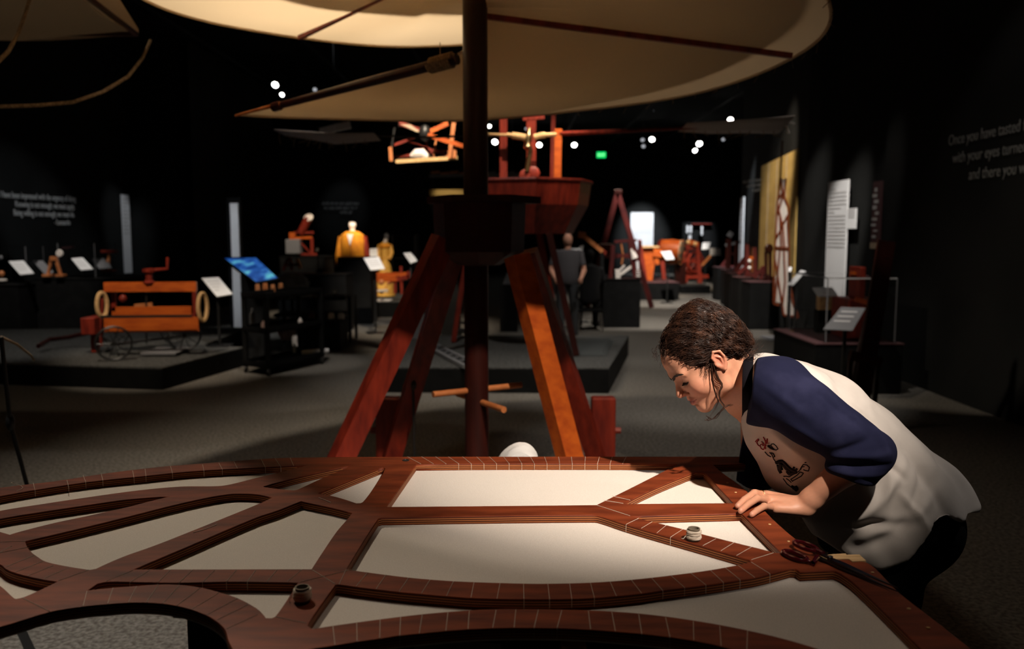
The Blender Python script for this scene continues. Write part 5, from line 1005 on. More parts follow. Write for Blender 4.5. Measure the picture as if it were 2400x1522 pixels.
# ------------------------------------------------------------------ the woman: distance fields turned into continuous surfaces
try:
    import openvdb as vdb
except ImportError:
    import pyopenvdb as vdb
class Field:
    def __init__(s, lo, hi, h):
        s.lo = np.array(lo, float); s.h = h; s.n = np.ceil((np.array(hi) - s.lo) / h).astype(int) + 1
        s.a = np.full(tuple(s.n), 1.0, np.float32)
    def _sub(s, bb0, bb1):
        i0 = np.clip(np.floor((bb0 - s.lo) / s.h).astype(int), 0, s.n); i1 = np.clip(np.ceil((bb1 - s.lo) / s.h).astype(int) + 1, 0, s.n)
        if (i1 <= i0).any(): return None, None
        ax = [s.lo[k] + s.h * np.arange(i0[k], i1[k], dtype=np.float32) for k in range(3)]
        X = np.stack(np.meshgrid(*ax, indexing='ij'), -1).astype(np.float32)
        return tuple(slice(i0[k], i1[k]) for k in range(3)), X
    def _mix(s, sl, d, k, mode):
        A = s.a[sl]
        if mode == 'add':
            if k > 0: hh = np.clip(.5 + .5 * (A - d) / k, 0, 1); s.a[sl] = A * (1 - hh) + d * hh - k * hh * (1 - hh)
            else: s.a[sl] = np.minimum(A, d)
        else:
            d = -d
            if k > 0: hh = np.clip(.5 + .5 * (d - A) / k, 0, 1); s.a[sl] = A * (1 - hh) + d * hh + k * hh * (1 - hh)
            else: s.a[sl] = np.maximum(A, d)
    def cone(s, a, b, ra, rb, k=.02, mode='add', sq=None):       # sq: (axis vector, factor) squashes the section
        a = np.array(a, float); b = np.array(b, float); m = max(ra, rb) + k + s.h * 3
        sl, X = s._sub(np.minimum(a, b) - m * 1.3, np.maximum(a, b) + m * 1.3)
        if sl is None: return s
        ab = b - a; L2 = max((ab ** 2).sum(), 1e-9); pa = X - a.astype(np.float32); t = np.clip((pa @ ab.astype(np.float32)) / L2, 0, 1)
        q = pa - t[..., None] * ab.astype(np.float32)
        if sq is not None: v = np.array(sq[0], float); v /= np.linalg.norm(v); c = q @ v.astype(np.float32); q = q + (c * (1 / sq[1] - 1))[..., None] * v.astype(np.float32)
        d = np.sqrt((q ** 2).sum(-1)) - (ra + (rb - ra) * t)
        s._mix(sl, d.astype(np.float32), k, mode); return s
    def path(s, pts, rs, k=.02, **kw):
        for i in range(len(pts) - 1): s.cone(pts[i], pts[i + 1], rs[i], rs[i + 1], k, **kw)
        return s
    def ell(s, c, r, R=None, k=.02, mode='add'):                 # R rows = local axes
        c = np.array(c, float); r = np.array(r, float); R = np.eye(3) if R is None else np.array(R, float); m = r.max() + k + s.h * 3
        sl, X = s._sub(c - m, c + m)
        if sl is None: return s
        q = (X - c.astype(np.float32)) @ R.T.astype(np.float32)
        k0 = np.sqrt(((q / r.astype(np.float32)) ** 2).sum(-1)); k1 = np.sqrt(((q / (r ** 2).astype(np.float32)) ** 2).sum(-1)) + 1e-6
        d = k0 * (k0 - 1) / k1; s._mix(sl, d.astype(np.float32), k, mode); return s
    def func(s, f, k=0, mode='sub'):                             # d = f(X) over everything
        sl, X = s._sub(s.lo, s.lo + s.n * s.h); s._mix(sl, f(X).astype(np.float32), k, mode); return s
    def mesh(s, name, smooth=0):
        w = 3 * s.h; g = vdb.FloatGrid(w); g.copyFromArray(np.clip(s.a, -w, w)); p, q = g.convertToQuads(isovalue=0.0)
        p = np.asarray(p, float) * s.h + s.lo; q = np.asarray(q)[:, ::-1]
        me = bpy.data.meshes.new(name); me.vertices.add(len(p)); me.vertices.foreach_set('co', p.ravel())
        me.loops.add(q.size); me.loops.foreach_set('vertex_index', q.ravel().astype(np.int32)); me.polygons.add(len(q))
        me.polygons.foreach_set('loop_start', np.arange(0, q.size, 4, dtype=np.int32)); me.polygons.foreach_set('loop_total', np.full(len(q), 4, np.int32))
        me.update(calc_edges=True); me.validate()
        c_ = p - p.mean(0); t3 = np.einsum('ij,ij->i', c_[q[:, 0]], np.cross(c_[q[:, 1]], c_[q[:, 2]])) + np.einsum('ij,ij->i', c_[q[:, 0]], np.cross(c_[q[:, 2]], c_[q[:, 3]]))
        if t3.sum() < 0: me.flip_normals()
        if smooth:
            v = np.array(p); E = np.concatenate([q[:, [0, 1]], q[:, [1, 2]], q[:, [2, 3]], q[:, [3, 0]]]); cnt = np.bincount(E.ravel(), minlength=len(v))[:, None]
            for _ in range(smooth):
                acc = np.stack([np.bincount(E[:, 0], v[E[:, 1], k], len(v)) + np.bincount(E[:, 1], v[E[:, 0], k], len(v)) for k in range(3)], -1); v = .5 * v + .5 * acc / np.maximum(cnt, 1)
            me.vertices.foreach_set('co', v.ravel())
        me.update(); return me
def vcos(me): a = np.empty(len(me.vertices) * 3); me.vertices.foreach_get('co', a); return a.reshape(-1, 3)
def vnor(me): a = np.empty(len(me.vertices) * 3); me.vertices.foreach_get('normal', a); return a.reshape(-1, 3)
def paint(me, col):
    ca = me.color_attributes.new('paint', 'FLOAT_COLOR', 'POINT'); c = np.ones((len(me.vertices), 4), np.float32); c[:, :3] = col; ca.data.foreach_set('color', c.ravel())
def NP(v): return np.array(v, float)
# ---- pose
pY = 2.36
EMID = NP(P(1663, 841, 2.33)); Hs = 1.0
Fv = NP((-.79, 0, -.613)); Fv /= np.linalg.norm(Fv); Uv = NP((-.613, 0, .79)); Lv = NP((0, -1, 0)); Uv /= np.linalg.norm(Uv)
yaw = math.radians(4); Fv2 = Fv * math.cos(yaw) + Lv * math.sin(yaw); Lv = Lv * math.cos(yaw) - Fv * math.sin(yaw); Fv = Fv2
RH = np.stack([Fv, Uv, Lv])
def HP(f, u, l=0.0): return EMID + Fv * f + Uv * u + Lv * l
neck_b = NP(P(1752, 905, 2.37)); 
shL = NP(P(1822, 922, 2.19)); elL = NP(P(2030, 1058, 2.10)); wrL = NP(P(1884, 1186, 2.165))
shR = NP(P(1772, 955, 2.56)); elR = NP(P(1765, 1105, 2.62)); wrR = NP(P(1776, 1145, 2.53))
pelv = NP(P(2112, 1215, 2.37))
body = Field((.30, 1.92, .84), (1.12, 2.78, 1.52), .0024)
# head
body.ell(HP(.008, .045), (.098, .086, .073), RH, 0)
body.ell(HP(.050, -.010), (.062, .085, .058), RH, .02)
body.ell(HP(.060, .055), (.052, .050, .052), RH, .02)                     # forehead
for s in (-1, 1):
    body.cone(HP(.004, -.030, .056 * s), HP(.018, -.068, .048 * s), .016, .015, .03)
    body.cone(HP(.018, -.068, .048 * s), HP(.086, -.095, .012 * s), .015, .015, .025)
    body.ell(HP(.070, -.028, .040 * s), (.026, .028, .022), RH, .02)      # cheek
    body.cone(HP(.106, .026, .010 * s), HP(.090, .026, .044 * s), .011, .010, .012)   # brow
    body.ell(HP(.112, .004, .032 * s), (.020, .013, .017), RH, .012, 'sub')          # socket
    body.ell(HP(.0865, .005, .0315 * s), (.0135, .0125, .0145), RH, .003)            # closed lid over the eye
    body.cone(HP(.0985, -.0005, .020 * s), HP(.092, -.001, .043 * s), .0022, .0018, .002)     # lid edge
    body.cone(HP(.097, .0125, .020 * s), HP(.090, .0125, .043 * s), .0012, .0012, .001, mode='sub')  # lid crease
    body.ell(HP(.108, -.033, .0135 * s), (.0105, .0082, .0072), RH, .003)             # nostril wing
    body.ell(HP(.113, -.041, .0068 * s), (.0055, .004, .0032), RH, .0015, 'sub')      # nostril
    body.cone(HP(.090, -.048, .026 * s), HP(.106, -.033, .017 * s), .0025, .002, .006, mode='sub')
body.ell(HP(.078, -.060), (.033, .034, .030), RH, .014)                   # muzzle
body.cone(HP(.107, .010), HP(.117, -.014), .0075, .0085, .008); body.cone(HP(.117, -.014), HP(.1240, -.0275), .0088, .0114, .004)
body.cone(HP(.1215, -.030), HP(.110, -.040), .0085, .0045, .004)
body.path([HP(.097, -.0585, -.024), HP(.108, -.0535, -.011), HP(.1105, -.0545, 0), HP(.108, -.0535, .011), HP(.097, -.0585, .024)], [.0032, .0068, .0066, .0068, .0032], .003)
body.path([HP(.097, -.0625, -.023), HP(.107, -.0675, -.010), HP(.1085, -.069, 0), HP(.107, -.0675, .010), HP(.097, -.0625, .023)], [.0032, .0074, .0082, .0074, .0032], .003)
body.path([HP(.099, -.0605, -.025), HP(.1145, -.0608, 0), HP(.099, -.0605, .025)], [.0012, .0016, .0012], .0012, mode='sub')
body.cone(HP(.105, -.078, -.012), HP(.105, -.078, .012), .004, .004, .006, mode='sub')
body.ell(HP(.089, -.093), (.021, .019, .024), RH, .012)                   # chin
# near and far ear
for s in (-1, 1):
    c0 = .071 * s; RE = RH
    body.ell(HP(-.006, .000, c0 + .005 * s), (.0175, .030, .0075), RH, .004); body.ell(HP(-.003, .001, c0 + .013 * s), (.011, .018, .006), RH, .003, 'sub')
    body.path([HP(.006, .004, c0 + .008 * s), HP(.008, .018, c0 + .009 * s), HP(-.004, .030, c0 + .012 * s), HP(-.019, .022, c0 + .015 * s), HP(-.021, .004, c0 + .014 * s), HP(-.014, -.014, c0 + .009 * s), HP(-.004, -.027, c0 + .006 * s)], [.0024, .0034, .0036, .0036, .0034, .0038, .0062], .002)
    body.cone(HP(.010, -.001, c0 + .006 * s), HP(.009, -.009, c0 + .007 * s), .0035, .003, .003)
    body.path([HP(-.002, .016, c0 + .010 * s), HP(-.011, .006, c0 + .011 * s), HP(-.008, -.010, c0 + .009 * s)], [.0022, .0024, .0022], .002)
# neck and throat
nb2 = neck_b + NP((0, 0, 0))
body.cone(HP(-.030, -.020), nb2 + NP((.004, 0, .004)), .052, .060, .025)
body.cone(HP(.020, -.075), nb2 + NP((-.022, 0, -.040)), .030, .042, .03)
body.cone(HP(-.012, -.04, .045), nb2 + NP((-.028, -.03, -.05)), .011, .010, .014)   # neck muscle
# trunk below the shirt
CH = nb2 * .62 + pelv * .38
body.path([nb2, nb2 * .75 + pelv * .25 + NP((0, 0, -.01)), nb2 * .45 + pelv * .55, pelv], [.062, .105, .105, .12], .05)
body.cone(nb2, shL, .05, .045, .05); body.cone(nb2, shR, .05, .045, .05)
# arms
body.path([shL, elL, elL * .72 + wrL * .28, wrL + (elL - wrL) * .12, wrL], [.046, .037, .040, .0265, .0255], .018)
body.path([shR, elR, wrR], [.046, .037, .026], .018)
# left hand on the beam
zt = TZ
def GT(px, py, up): return NP(G(px, py, TZ + up))
hb = wrL
MCP = [NP(P(1793, 1163, 2.245)), NP(P(1797, 1163, 2.215)), NP(P(1803, 1173, 2.185)), NP(P(1813, 1191, 2.150))]
TIPS = [GT(1741, 1180, .009), GT(1729, 1187, .009), GT(1736, 1198, .009), GT(1762, 1207, .0085)]
body.cone(wrL, (MCP[0] * .5 + MCP[1] * .5) * .95 + wrL * .05, .0255, .0195, .012, sq=((0, -.15, 1), .78)); body.cone(wrL, MCP[2], .0255, .0190, .012, sq=((0, 0, 1), .8)); body.cone(wrL + NP((0, -.006, -.008)), MCP[3], .0225, .0165, .012, sq=((0, 0, 1), .85))
for i, (m, t) in enumerate(zip(MCP, TIPS)):
    r = (.0098, .0100, .0096, .0087)[i]; up = (.016, .019, .017, .012)[i]
    p1 = m * .55 + t * .45 + NP((0, 0, up)); p2 = m * .22 + t * .78 + NP((0, 0, up * .55)); kk = .0035
    body.cone(m, p1, r * 1.12, r * 1.0, .006 if i else .006); body.cone(p1, p2, r, r * .90, kk * .6); body.cone(p2, t, r * .90, r * .80, kk * .6)
    body.ell(p1, (r * 1.04,) * 3, None, .002)
    body.ell(m, (r * 1.25,) * 3, None, .01)
    d = (t - p2) / np.linalg.norm(t - p2); nl = t - d * .002 + NP((0, 0, r * .62)); body.ell(nl, (.0062, .0048, .0022), np.stack([d, np.cross(NP((0, 0, 1)), d) / np.linalg.norm(np.cross(NP((0, 0, 1)), d)), NP((0, 0, 1))]), .0005)
th0 = wrL * .7 + MCP[0] * .3 + NP((0, .015, -.012)); th1 = th0 * .45 + MCP[0] * .55 + NP((0.0, .028, -.020)); th2 = GT(1771, 1172, .011) + NP((0.01, .028, 0))
body.path([th0, th1, th2], [.0165, .0125, .0095], .008)
# right hand resting on the beam farther back
mc = wrR + NP((.012, -.01, -.07))
body.cone(wrR, mc, .022, .020, .012, sq=((0, 0, 1), .75))
for k in range(4):
    b = mc + NP((-.018 + .012 * k, -.026 + .018 * k, -.004)); p1 = b + NP((.004, 0, -.034)); t = p1 + NP((-.008, .0, -.024 + .004 * abs(k - 1.5)))
    body.path([b, p1, t], [.0098, .0088, .0074], .003)
body.path([wrR + NP((-.01, -.012, -.01)), mc + NP((-.03, -.035, .006)), mc + NP((-.036, -.045, -.02))], [.015, .011, .009], .005)
bme = body.mesh('body', 1)
V = vcos(bme); loc = (V - EMID) @ RH.T                            # f, u, l of every vertex
skin = np.tile(NP((.56, .265, .165)), (len(V), 1))
def blob(c, r): return np.exp(-(((loc - NP(c)) / NP(r)) ** 2).sum(1))[:, None]
def mixc(w, c): global skin; skin = skin * (1 - w) + NP(c) * w
for s in (-1, 1):
    mixc(blob((.085, -.028, .045 * s), (.03, .022, .025)) * .40, (.52, .15, .09)); mixc(blob((.098, .001, .032 * s), (.012, .008, .018)) * .5, (.33, .13, .09))
    mixc(blob((-.006, .004, .078 * s), (.022, .034, .012)) * .55, (.55, .13, .08))
    mixc(np.clip(blob((.116, -.0415, .0068 * s), (.006, .0035, .003)) * 1.2, 0, .6), (.12, .025, .018))
mixc(blob((.122, -.028, 0), (.012, .010, .012)) * .45, (.55, .15, .10))
inl = np.clip(1.6 * np.exp(-(((loc - NP((.108, -.0615, 0))) / NP((.014, .0105, .0235))) ** 2).sum(1) ** 2), 0, 1)[:, None]; mixc(blob((.085, -.050, 0), (.04, .04, .06)) * .35, (.50, .165, .105)); mixc(inl * .85, (.38, .07, .055))
mixc(np.clip(blob((.112, -.0610, 0), (.014, .0020, .026)) * 1.5, 0, .9), (.15, .02, .018))
hand = np.exp(-((V - (MCP[1] + MCP[2]) / 2) ** 2).sum(1) / .05 ** 2)[:, None]; mixc(hand * .3, (.60, .24, .14))
for t in TIPS: mixc(np.exp(-((V - t) ** 2).sum(1) / .012 ** 2)[:, None] * .5, (.62, .24, .17))
nz = (np.sin(V[:, 0] * 310 + np.sin(V[:, 2] * 240) * 2) * np.sin(V[:, 1] * 280 + V[:, 2] * 190))[:, None] * .03; skin = np.clip(skin * (1 + nz), 0, 1)
for c in ((.060, -.062, .052), (.088, -.040, .047)): mixc(np.clip(np.exp(-((loc - NP(c)) ** 2).sum(1) / .0028 ** 2)[:, None], 0, 1) * .55, (.30, .06, .04))
paint(bme, skin)
ms = bpy.data.materials.new('skin'); ms.use_nodes = True; nt = ms.node_tree; b = nt.nodes['Principled BSDF']
va = nt.nodes.new('ShaderNodeVertexColor'); va.layer_name = 'paint'; nt.links.new(va.outputs[0], b.inputs['Base Color']); b.inputs['Roughness'].default_value = .5
b.inputs['Subsurface Weight'].default_value = .12; b.inputs['Subsurface Radius'].default_value = (.012, .005, .003); b.inputs['Subsurface Scale'].default_value = .6; b.inputs['Specular IOR Level'].default_value = .5
woman = thing('person', 'woman in white shirt with navy sleeves bending over the wing frame', 'person', (1.05, 2.37, 0)); wl = NP(woman.location)
def attach(name, me, m, smooth=True, parent=None):
    me.transform(Matrix.Translation(-Vector(wl))); return link(name, me, m, parent or woman, smooth)
bodyo = attach('body', bme, ms)
# eyebrows, lashes, ring
M['hair'] = mat('dark_curly_hair', (.022, .0095, .006), .45, spec=.3, noise=(35, (.075, .030, .016), .45, .7)); M['brow'] = mat('brow_hair', (.02, .009, .006), .6)
def hairs(name, segs, r, m, n=4):
    mb = MB()
    for s_ in segs: k = len(s_); mb.tube([tuple(p) for p in s_], [r * (1 - .75 * i / (k - 1)) for i in range(k)], n, False)
    me = bpy.data.meshes.new(name); me.from_pydata([tuple(v) for v in mb.v], [], mb.f); me.update(); return attach(name, me, m)
for s in (-1, 1):
    sg = []
    for k in range(110):
        t = k / 109; l = (.012 + .040 * t) * s; f = .1172 - .024 * t ** 1.5; u = .0185 + .010 * math.sin(t * 2.3) + random.uniform(-.0042, .0042) * (1 - .7 * t)
        p = HP(f, u, l); sg.append([p, p + Fv * .0012 + Uv * .0018 + Lv * s * .004, p + Uv * (.0012 - .002 * t) + Lv * s * .0085 - Fv * .002])
    hairs('eyebrow', sg, .0013, M['brow'])
    sg = []
    for k in range(34): t = k / 33; l = (.020 + .027 * t) * s; f = .1008 - .0095 * t; p = HP(f, -.0025, l); sg.append([p, p + Fv * .004 - Uv * .003, p + Fv * .0085 - Uv * .0045 + Lv * s * .002])
    hairs('eyelashes', sg, .0008, M['brow'])
rc = MCP[1] * .52 + (MCP[1] * .55 + TIPS[1] * .45 + NP((0, 0, .019))) * .48; rd = (MCP[1] * .55 + TIPS[1] * .45 + NP((0, 0, .019))) - MCP[1]; rx, ry, rz_ = frame_to(rd)
mb = MB().tube([Vector(rc) + (rx * math.cos(2 * PI * k / 24) + ry * math.sin(2 * PI * k / 24)) * .0114 for k in range(25)], .0014, 6, False)
me = bpy.data.meshes.new('ring'); me.from_pydata([tuple(v) for v in mb.v], [], mb.f); me.update(); attach('gold_ring', me, M['brass'])
# ---- hair: a wavy cap, then locks over it
HX = (-.79 , 0)
cap = Field(tuple(EMID + NP((-.19, -.15, -.12))), tuple(EMID + NP((.20, .15, .22))), .0028)
cap.ell(HP(-.006, .055), (.110, .092, .084), RH, 0)
cap.ell(HP(-.070, .028), (.052, .062, .070), RH, .03)
cap.ell(HP(-.085, -.012), (.036, .040, .055), RH, .03)
cap.ell(HP(-.035, .120), (.05, .032, .05), RH, .03)
# the face opening
def facecut(X):
    q = (X - EMID.astype(np.float32)) @ RH.T.astype(np.float32); f, u, l = q[..., 0], q[..., 1], q[..., 2]
    line = .062 + .018 * np.cos(l * 22) - np.abs(l) * .05           # hairline height over the forehead
    side = np.clip((.100 - f) / .10, 0, 1)
    hl = line - side * .075 - side ** 3 * .03
    return np.where(f > -.004, (u - hl) * .8, np.where(u < -.030 + .0 * f, np.maximum(u + .030 , f + .012) * 1.0, np.minimum(.02, .004 - f)))
cap.func(lambda X: facecut(X), .006, 'sub')
cap.func(lambda X: (lambda q: (np.sqrt(((q[..., 0] + .004) / .024) ** 2 + ((q[..., 1] - .000) / .034) ** 2) - 1) * .02 + np.where(np.abs(q[..., 2]) < .055, .05, 0))((X - EMID.astype(np.float32)) @ RH.T.astype(np.float32)), .004, 'sub')
cme = cap.mesh('hair', 1); V = vcos(cme); Nn = vnor(cme); q = (V - EMID) @ RH.T
an = np.arctan2(q[:, 1] - .03, q[:, 0] + .02)
dsp = .0020 * np.sin(q[:, 0] * 105 + q[:, 1] * 75 + 3.2 * np.sin(q[:, 2] * 42 + q[:, 1] * 38)) + .0018 * np.sin(q[:, 1] * 165 - q[:, 0] * 95 + 2.5 * np.sin(q[:, 0] * 70 + q[:, 2] * 52)) + .0013 * np.sin(q[:, 2] * 270 + q[:, 0] * 190)
V = V + Nn * dsp[:, None]; cme.vertices.foreach_set('co', V.ravel()); cme.update()
hair = attach('hair', cme, M['hair'])
capV = V.copy(); capN = Nn; capq = q; R8 = random.Random(11); sg = []
idx = [i for i in range(len(capV))]; 
def on_cap(c, d, n):                                            # walk over the cap along a combed direction
    return c
from mathutils.kdtree import KDTree
kd = KDTree(len(capV)); 
for i, v in enumerate(capV): kd.insert(v, i)
kd.balance()
def walk(i, steps, st, lift, wav, ph):
    pts = []; p = capV[i].copy()
    for k in range(steps):
        co, j, _ = kd.find(p); n = capN[j]; ql = capq[j]
        dirl = NP((-.85, -.28 + (.35 if ql[0] > .05 else 0), .28 * (1 if ql[2] > 0 else -1)))
        if ql[0] < -.03: dirl = NP((-.45, -.85, 0))
        d = RH.T @ dirl; side = np.cross(n, d); side /= (np.linalg.norm(side) + 1e-9); d = d - n * d.dot(n); d /= (np.linalg.norm(d) + 1e-9)
        pts.append(NP(co) + n * (lift * (1 + .6 * math.sin(k * .8 + ph))) + side * wav * math.sin(k * .9 + ph))
        p = NP(co) + d * st + side * wav * .25 * math.cos(k * .9 + ph)
    return pts
for k in range(3400):
    i = R8.randrange(len(capV))
    if capq[i][2] < -.03 and R8.random() < .6: continue
    sg.append(walk(i, R8.randint(6, 11), .0062, R8.uniform(.001, .0046), R8.uniform(.002, .0050), R8.uniform(0, 6)))
o = hairs('hair_locks', sg, .0008, M['hair'], 3); o['kind'] = 'stuff'; o.parent = hair
# flyaway curls at the nape and temple, lock in front of the ear
sg = []
for k in range(150):
    p = NP(P(1738 + R8.uniform(-12, 10), 818 + R8.uniform(-8, 24), 2.33)) + NP((0, R8.uniform(-.05, .05), 0)); pts = [p]; a = R8.uniform(-.8, .9)
    for j in range(9): a += R8.uniform(-.6, .9) * .8; pts.append(pts[-1] + NP((math.cos(a) * .006, R8.uniform(-.003, .003), math.sin(a) * .0055)))
    sg.append(pts)
for k in range(46):
    p = HP(R8.uniform(.085, .112), R8.uniform(.075, .12), R8.uniform(-.03, .05)); pts = [p]
    for j in range(7): pts.append(pts[-1] + Fv * R8.uniform(-.001, .0048) + Uv * R8.uniform(-.006, .002) + Lv * R8.uniform(-.003, .003))
    sg.append(pts)
for k in range(26):
    p = HP(.02 + R8.uniform(-.01, .02), .012 + R8.uniform(-.02, .01), .068); pts = [p]
    for j in range(7): pts.append(pts[-1] + Fv * R8.uniform(.001, .005) + Uv * R8.uniform(-.006, -.001) + Lv * R8.uniform(-.002, .0015))
    sg.append(pts)
o = hairs('flyaway_hairs', sg, .0006, M['hair'], 3); o.parent = hair; o['kind'] = 'stuff'
lk = [(1672, 852), (1675, 862), (1678, 876), (1684, 888), (1692, 899), (1693, 908), (1687, 917), (1685, 928), (1689, 940), (1697, 950), (1694, 962)]
sg = []
for k in range(9): sg.append([NP(P(x + math.sin(j * .9 + k) * 1.2 + (k - 4) * .5 * (1 - j / 12), y, 2.252 + .0012 * k)) for j, (x, y) in enumerate(lk)])
for k in range(6): sg.append([NP(P(x - 4 + math.sin(j * .5 + k) * 1.3, y + 2, 2.254 + .001 * k)) for j, (x, y) in enumerate([(1671, 850), (1672, 870), (1673, 890), (1677, 908), (1682, 925), (1688, 940), (1680, 957), (1668, 975)][: 6 + k % 3])])
for k in range(5): sg.append([NP(P(1655 + 10 * j + math.sin(j + k) * 4, 965 + 18 * math.sin(j * .7 + .6 + k * .12) + k, 2.28)) for j in range(7)])
hairs('loose_curl', sg, .0011, M['hair'], 4).parent = hair
# ---- shirt
def PP(px, py, Y): return NP(P(px, py, Y))
sh = Field((.50, 1.94, .72), (1.34, 2.76, 1.44), .0042)
st = [((1768, 905), .066, .115), ((1800, 922), .088, .165), ((1842, 950), .122, .19), ((1905, 1005), .150, .18), ((1975, 1075), .163, .175), ((2040, 1150), .176, .185), ((2098, 1225), .196, .195), ((2150, 1300), .205, .20)]
cen = [PP(*s[0], pY) for s in st]; ax = (cen[-1] - cen[0]); ax /= np.linalg.norm(ax)
for i in range(len(st) - 1):
    for yy in (-1, 0, 1):
        def off(k): h, w = st[k][1], st[k][2]; return cen[k] + NP((0, yy * max(w - h, 0), 0)), h
        (a, ra), (b_, rb) = off(i), off(i + 1); sh.cone(a, b_, ra, rb, .035)
sh.cone(PP(1790, 905, 2.36), shL + NP((.015, .02, 0)), .07, .062, .04); sh.cone(PP(1790, 905, 2.36), shR + NP((.02, -.02, 0)), .07, .062, .04)
# belly side of the loose shirt hangs straight down
sh.path([PP(1798, 975, 2.33), PP(1808, 1020, 2.32), PP(1858, 1098, 2.32), PP(1955, 1196, 2.34), PP(2005, 1270, 2.34)], [.055, .060, .062, .06, .065], .04)
sh.path([PP(2195, 1150, 2.30), PP(2245, 1205, 2.30)], [.05, .028], .05)
# hem: everything below the curve of the shirt-tail goes
hemx = np.array([-9, 1880, 1925, 1985, 2048, 2100, 2140, 2165, 2200, 2240, 2268, 9000]); hemy = np.array([1255, 1262, 1278, 1310, 1326, 1292, 1250, 1212, 1198, 1212, 1202, 1100])
def hemcut(X):                                                   # height of the hem by its place along the body
    x = X[..., 0]; z = X[..., 2]; hp = [P(a, b, 2.22) for a, b in zip(hemx, hemy)]; hx = np.array([p.x for p in hp]); hz = np.array([p.z for p in hp])
    far = np.clip((X[..., 1] - 2.36) / .2, 0, 1) * .03
    return (z - (np.interp(x, hx, hz) - far)) * .7
sh.func(hemcut, .004, 'sub')
npl = NP((-.97, .27, .10)); sh.func(lambda X: -((X - PP(1750, 905, 2.28).astype(np.float32)) @ npl.astype(np.float32)), .004, 'sub')
sme = sh.mesh('shirt', 2); V = vcos(sme); Nn = vnor(sme)
def pix(V):
    y = V[:, 1] * cp - (V[:, 2] - CAMZ) * sp_; zz = V[:, 1] * sp_ + (V[:, 2] - CAMZ) * cp; return 1200 + V[:, 0] / y * FPX, 761 - zz / y * FPX
def fold(V, a, b, wd, amp, asym=0.0):                             # a crease between two points of the cloth
    a = NP(a); b = NP(b); ab = b - a; t = np.clip(((V - a) @ ab) / (ab @ ab), -.15, 1.15); q = V - (a + t[:, None] * ab); n = np.cross(ab, NP((0, 1, 0))); n /= np.linalg.norm(n)
    s_ = q @ n; return amp * np.exp(-(s_ / wd) ** 2) * np.sin(np.clip((t + .15) / 1.3, 0, 1) * PI) * np.exp(-((q @ NP((0, 1, 0))) / .09) ** 2)
dz = np.zeros(len(V))
for a, b_, wd, am in (((2120, 1085), (1985, 1245), .016, .013), ((2160, 1110), (2095, 1225), .014, -.011), ((2085, 1060), (2060, 1200), .013, .010), ((2190, 1150), (2010, 1270), .018, .012), ((2130, 1050), (2200, 1190), .016, -.009), ((1990, 1230), (2120, 1215), .014, -.012), ((1960, 1150), (1940, 1270), .016, .009),
    ((1800, 1000), (1900, 1090), .010, .006), ((1790, 1010), (1860, 1120), .012, -.006), ((1905, 860), (2010, 960), .010, .007), ((1930, 880), (2060, 1010), .008, -.006), ((2100, 1150), (2150, 1220), .010, .008), ((2020, 1290), (2130, 1190), .016, -.010), ((1770, 985), (1790, 1070), .008, .004), ((2060, 1070), (2110, 1120), .01, -.008)):
    dz += fold(V, PP(*a, 2.2), PP(*b_, 2.2), wd, am)
dz += .0016 * np.sin(V[:, 0] * 60 + V[:, 2] * 45) * np.sin(V[:, 1] * 40) + .0028 * np.sin(V[:, 0] * 26 - V[:, 2] * 19 + 2 * np.sin(V[:, 1] * 11))
low = np.clip((1.15 - V[:, 2]) / .25, 0, 1); dz += low * .006 * np.sin(V[:, 0] * 48 + V[:, 1] * 30 + 1.3 * np.sin(V[:, 2] * 18))
V = V + Nn * dz[:, None]; sme.vertices.foreach_set('co', V.ravel()); sme.update()
M['shirt'] = mat('washed_white_jersey', (.60, .545, .50), .95, spec=.15, noise=(9, (.53, .48, .44), .4, .6), bump=(900, .15)); M['navy'] = mat('navy_jersey', (.008, .009, .029), .92, spec=.15, noise=(14, (.016, .017, .046), .45, .7), bump=(700, .15))
shirt = attach('shirt', sme, M['shirt'])
# sleeves
sl = Field((.50, 1.92, .88), (1.20, 2.40, 1.46), .0036)
sl.path([PP(1788, 920, 2.265), shL + NP((.0, .01, .004)), shL * .62 + elL * .38, elL + NP((.006, 0, 0))], [.074, .083, .077, .060], .03)
sl.ell(PP(1780, 922, 2.245), (.080, .050, .078), None, .06)
sl.cone(PP(1790, 893, 2.31), shL + NP((.03, .04, .025)), .050, .050, .03)
ce = elL * .62 + wrL * .38; sl.cone(elL + NP((.008, 0, -.004)), elL * .80 + wrL * .20 + NP((-.0, 0, -.012)), .056, .066, .02)
def halfplane(pt, n): pt = NP(pt); n = NP(n) / np.linalg.norm(n); return lambda X: -((X - pt.astype(np.float32)) @ n.astype(np.float32))
cn = (wrL - elL) / np.linalg.norm(wrL - elL); cuffp = PP(1990, 1118, 2.12); cn2 = NP((-.22, 0, -1)); sl.func(halfplane(cuffp, cn2), .003, 'sub')
sl.func(lambda X: -(( (X - PP(1764, 900, 2.23).astype(np.float32)) @ (NP((-1, .29, .12))).astype(np.float32))), .003, 'sub')
sl.func(lambda X: -((X[..., 1] - 2.345 )) , .01, 'sub')
slm = sl.mesh('sleeve', 2); V = vcos(slm); Nn = vnor(slm); dz = np.zeros(len(V))
for a, b_, wd, am in (((1790, 900), (1905, 985), .012, .006), ((1880, 880), (1990, 975), .012, .006), ((1900, 905), (2030, 1010), .008, -.006), ((2070, 1060), (1960, 1075), .010, .010), ((2075, 1085), (1950, 1095), .008, -.009), ((2068, 1108), (1955, 1112), .009, .008), ((2050, 1020), (1965, 1062), .010, -.008), ((1860, 1000), (1935, 1050), .01, .005), ((2060, 1000), (2078, 1080), .012, .006)):
    dz += fold(V, PP(*a, 2.06), PP(*b_, 2.06), wd, am)
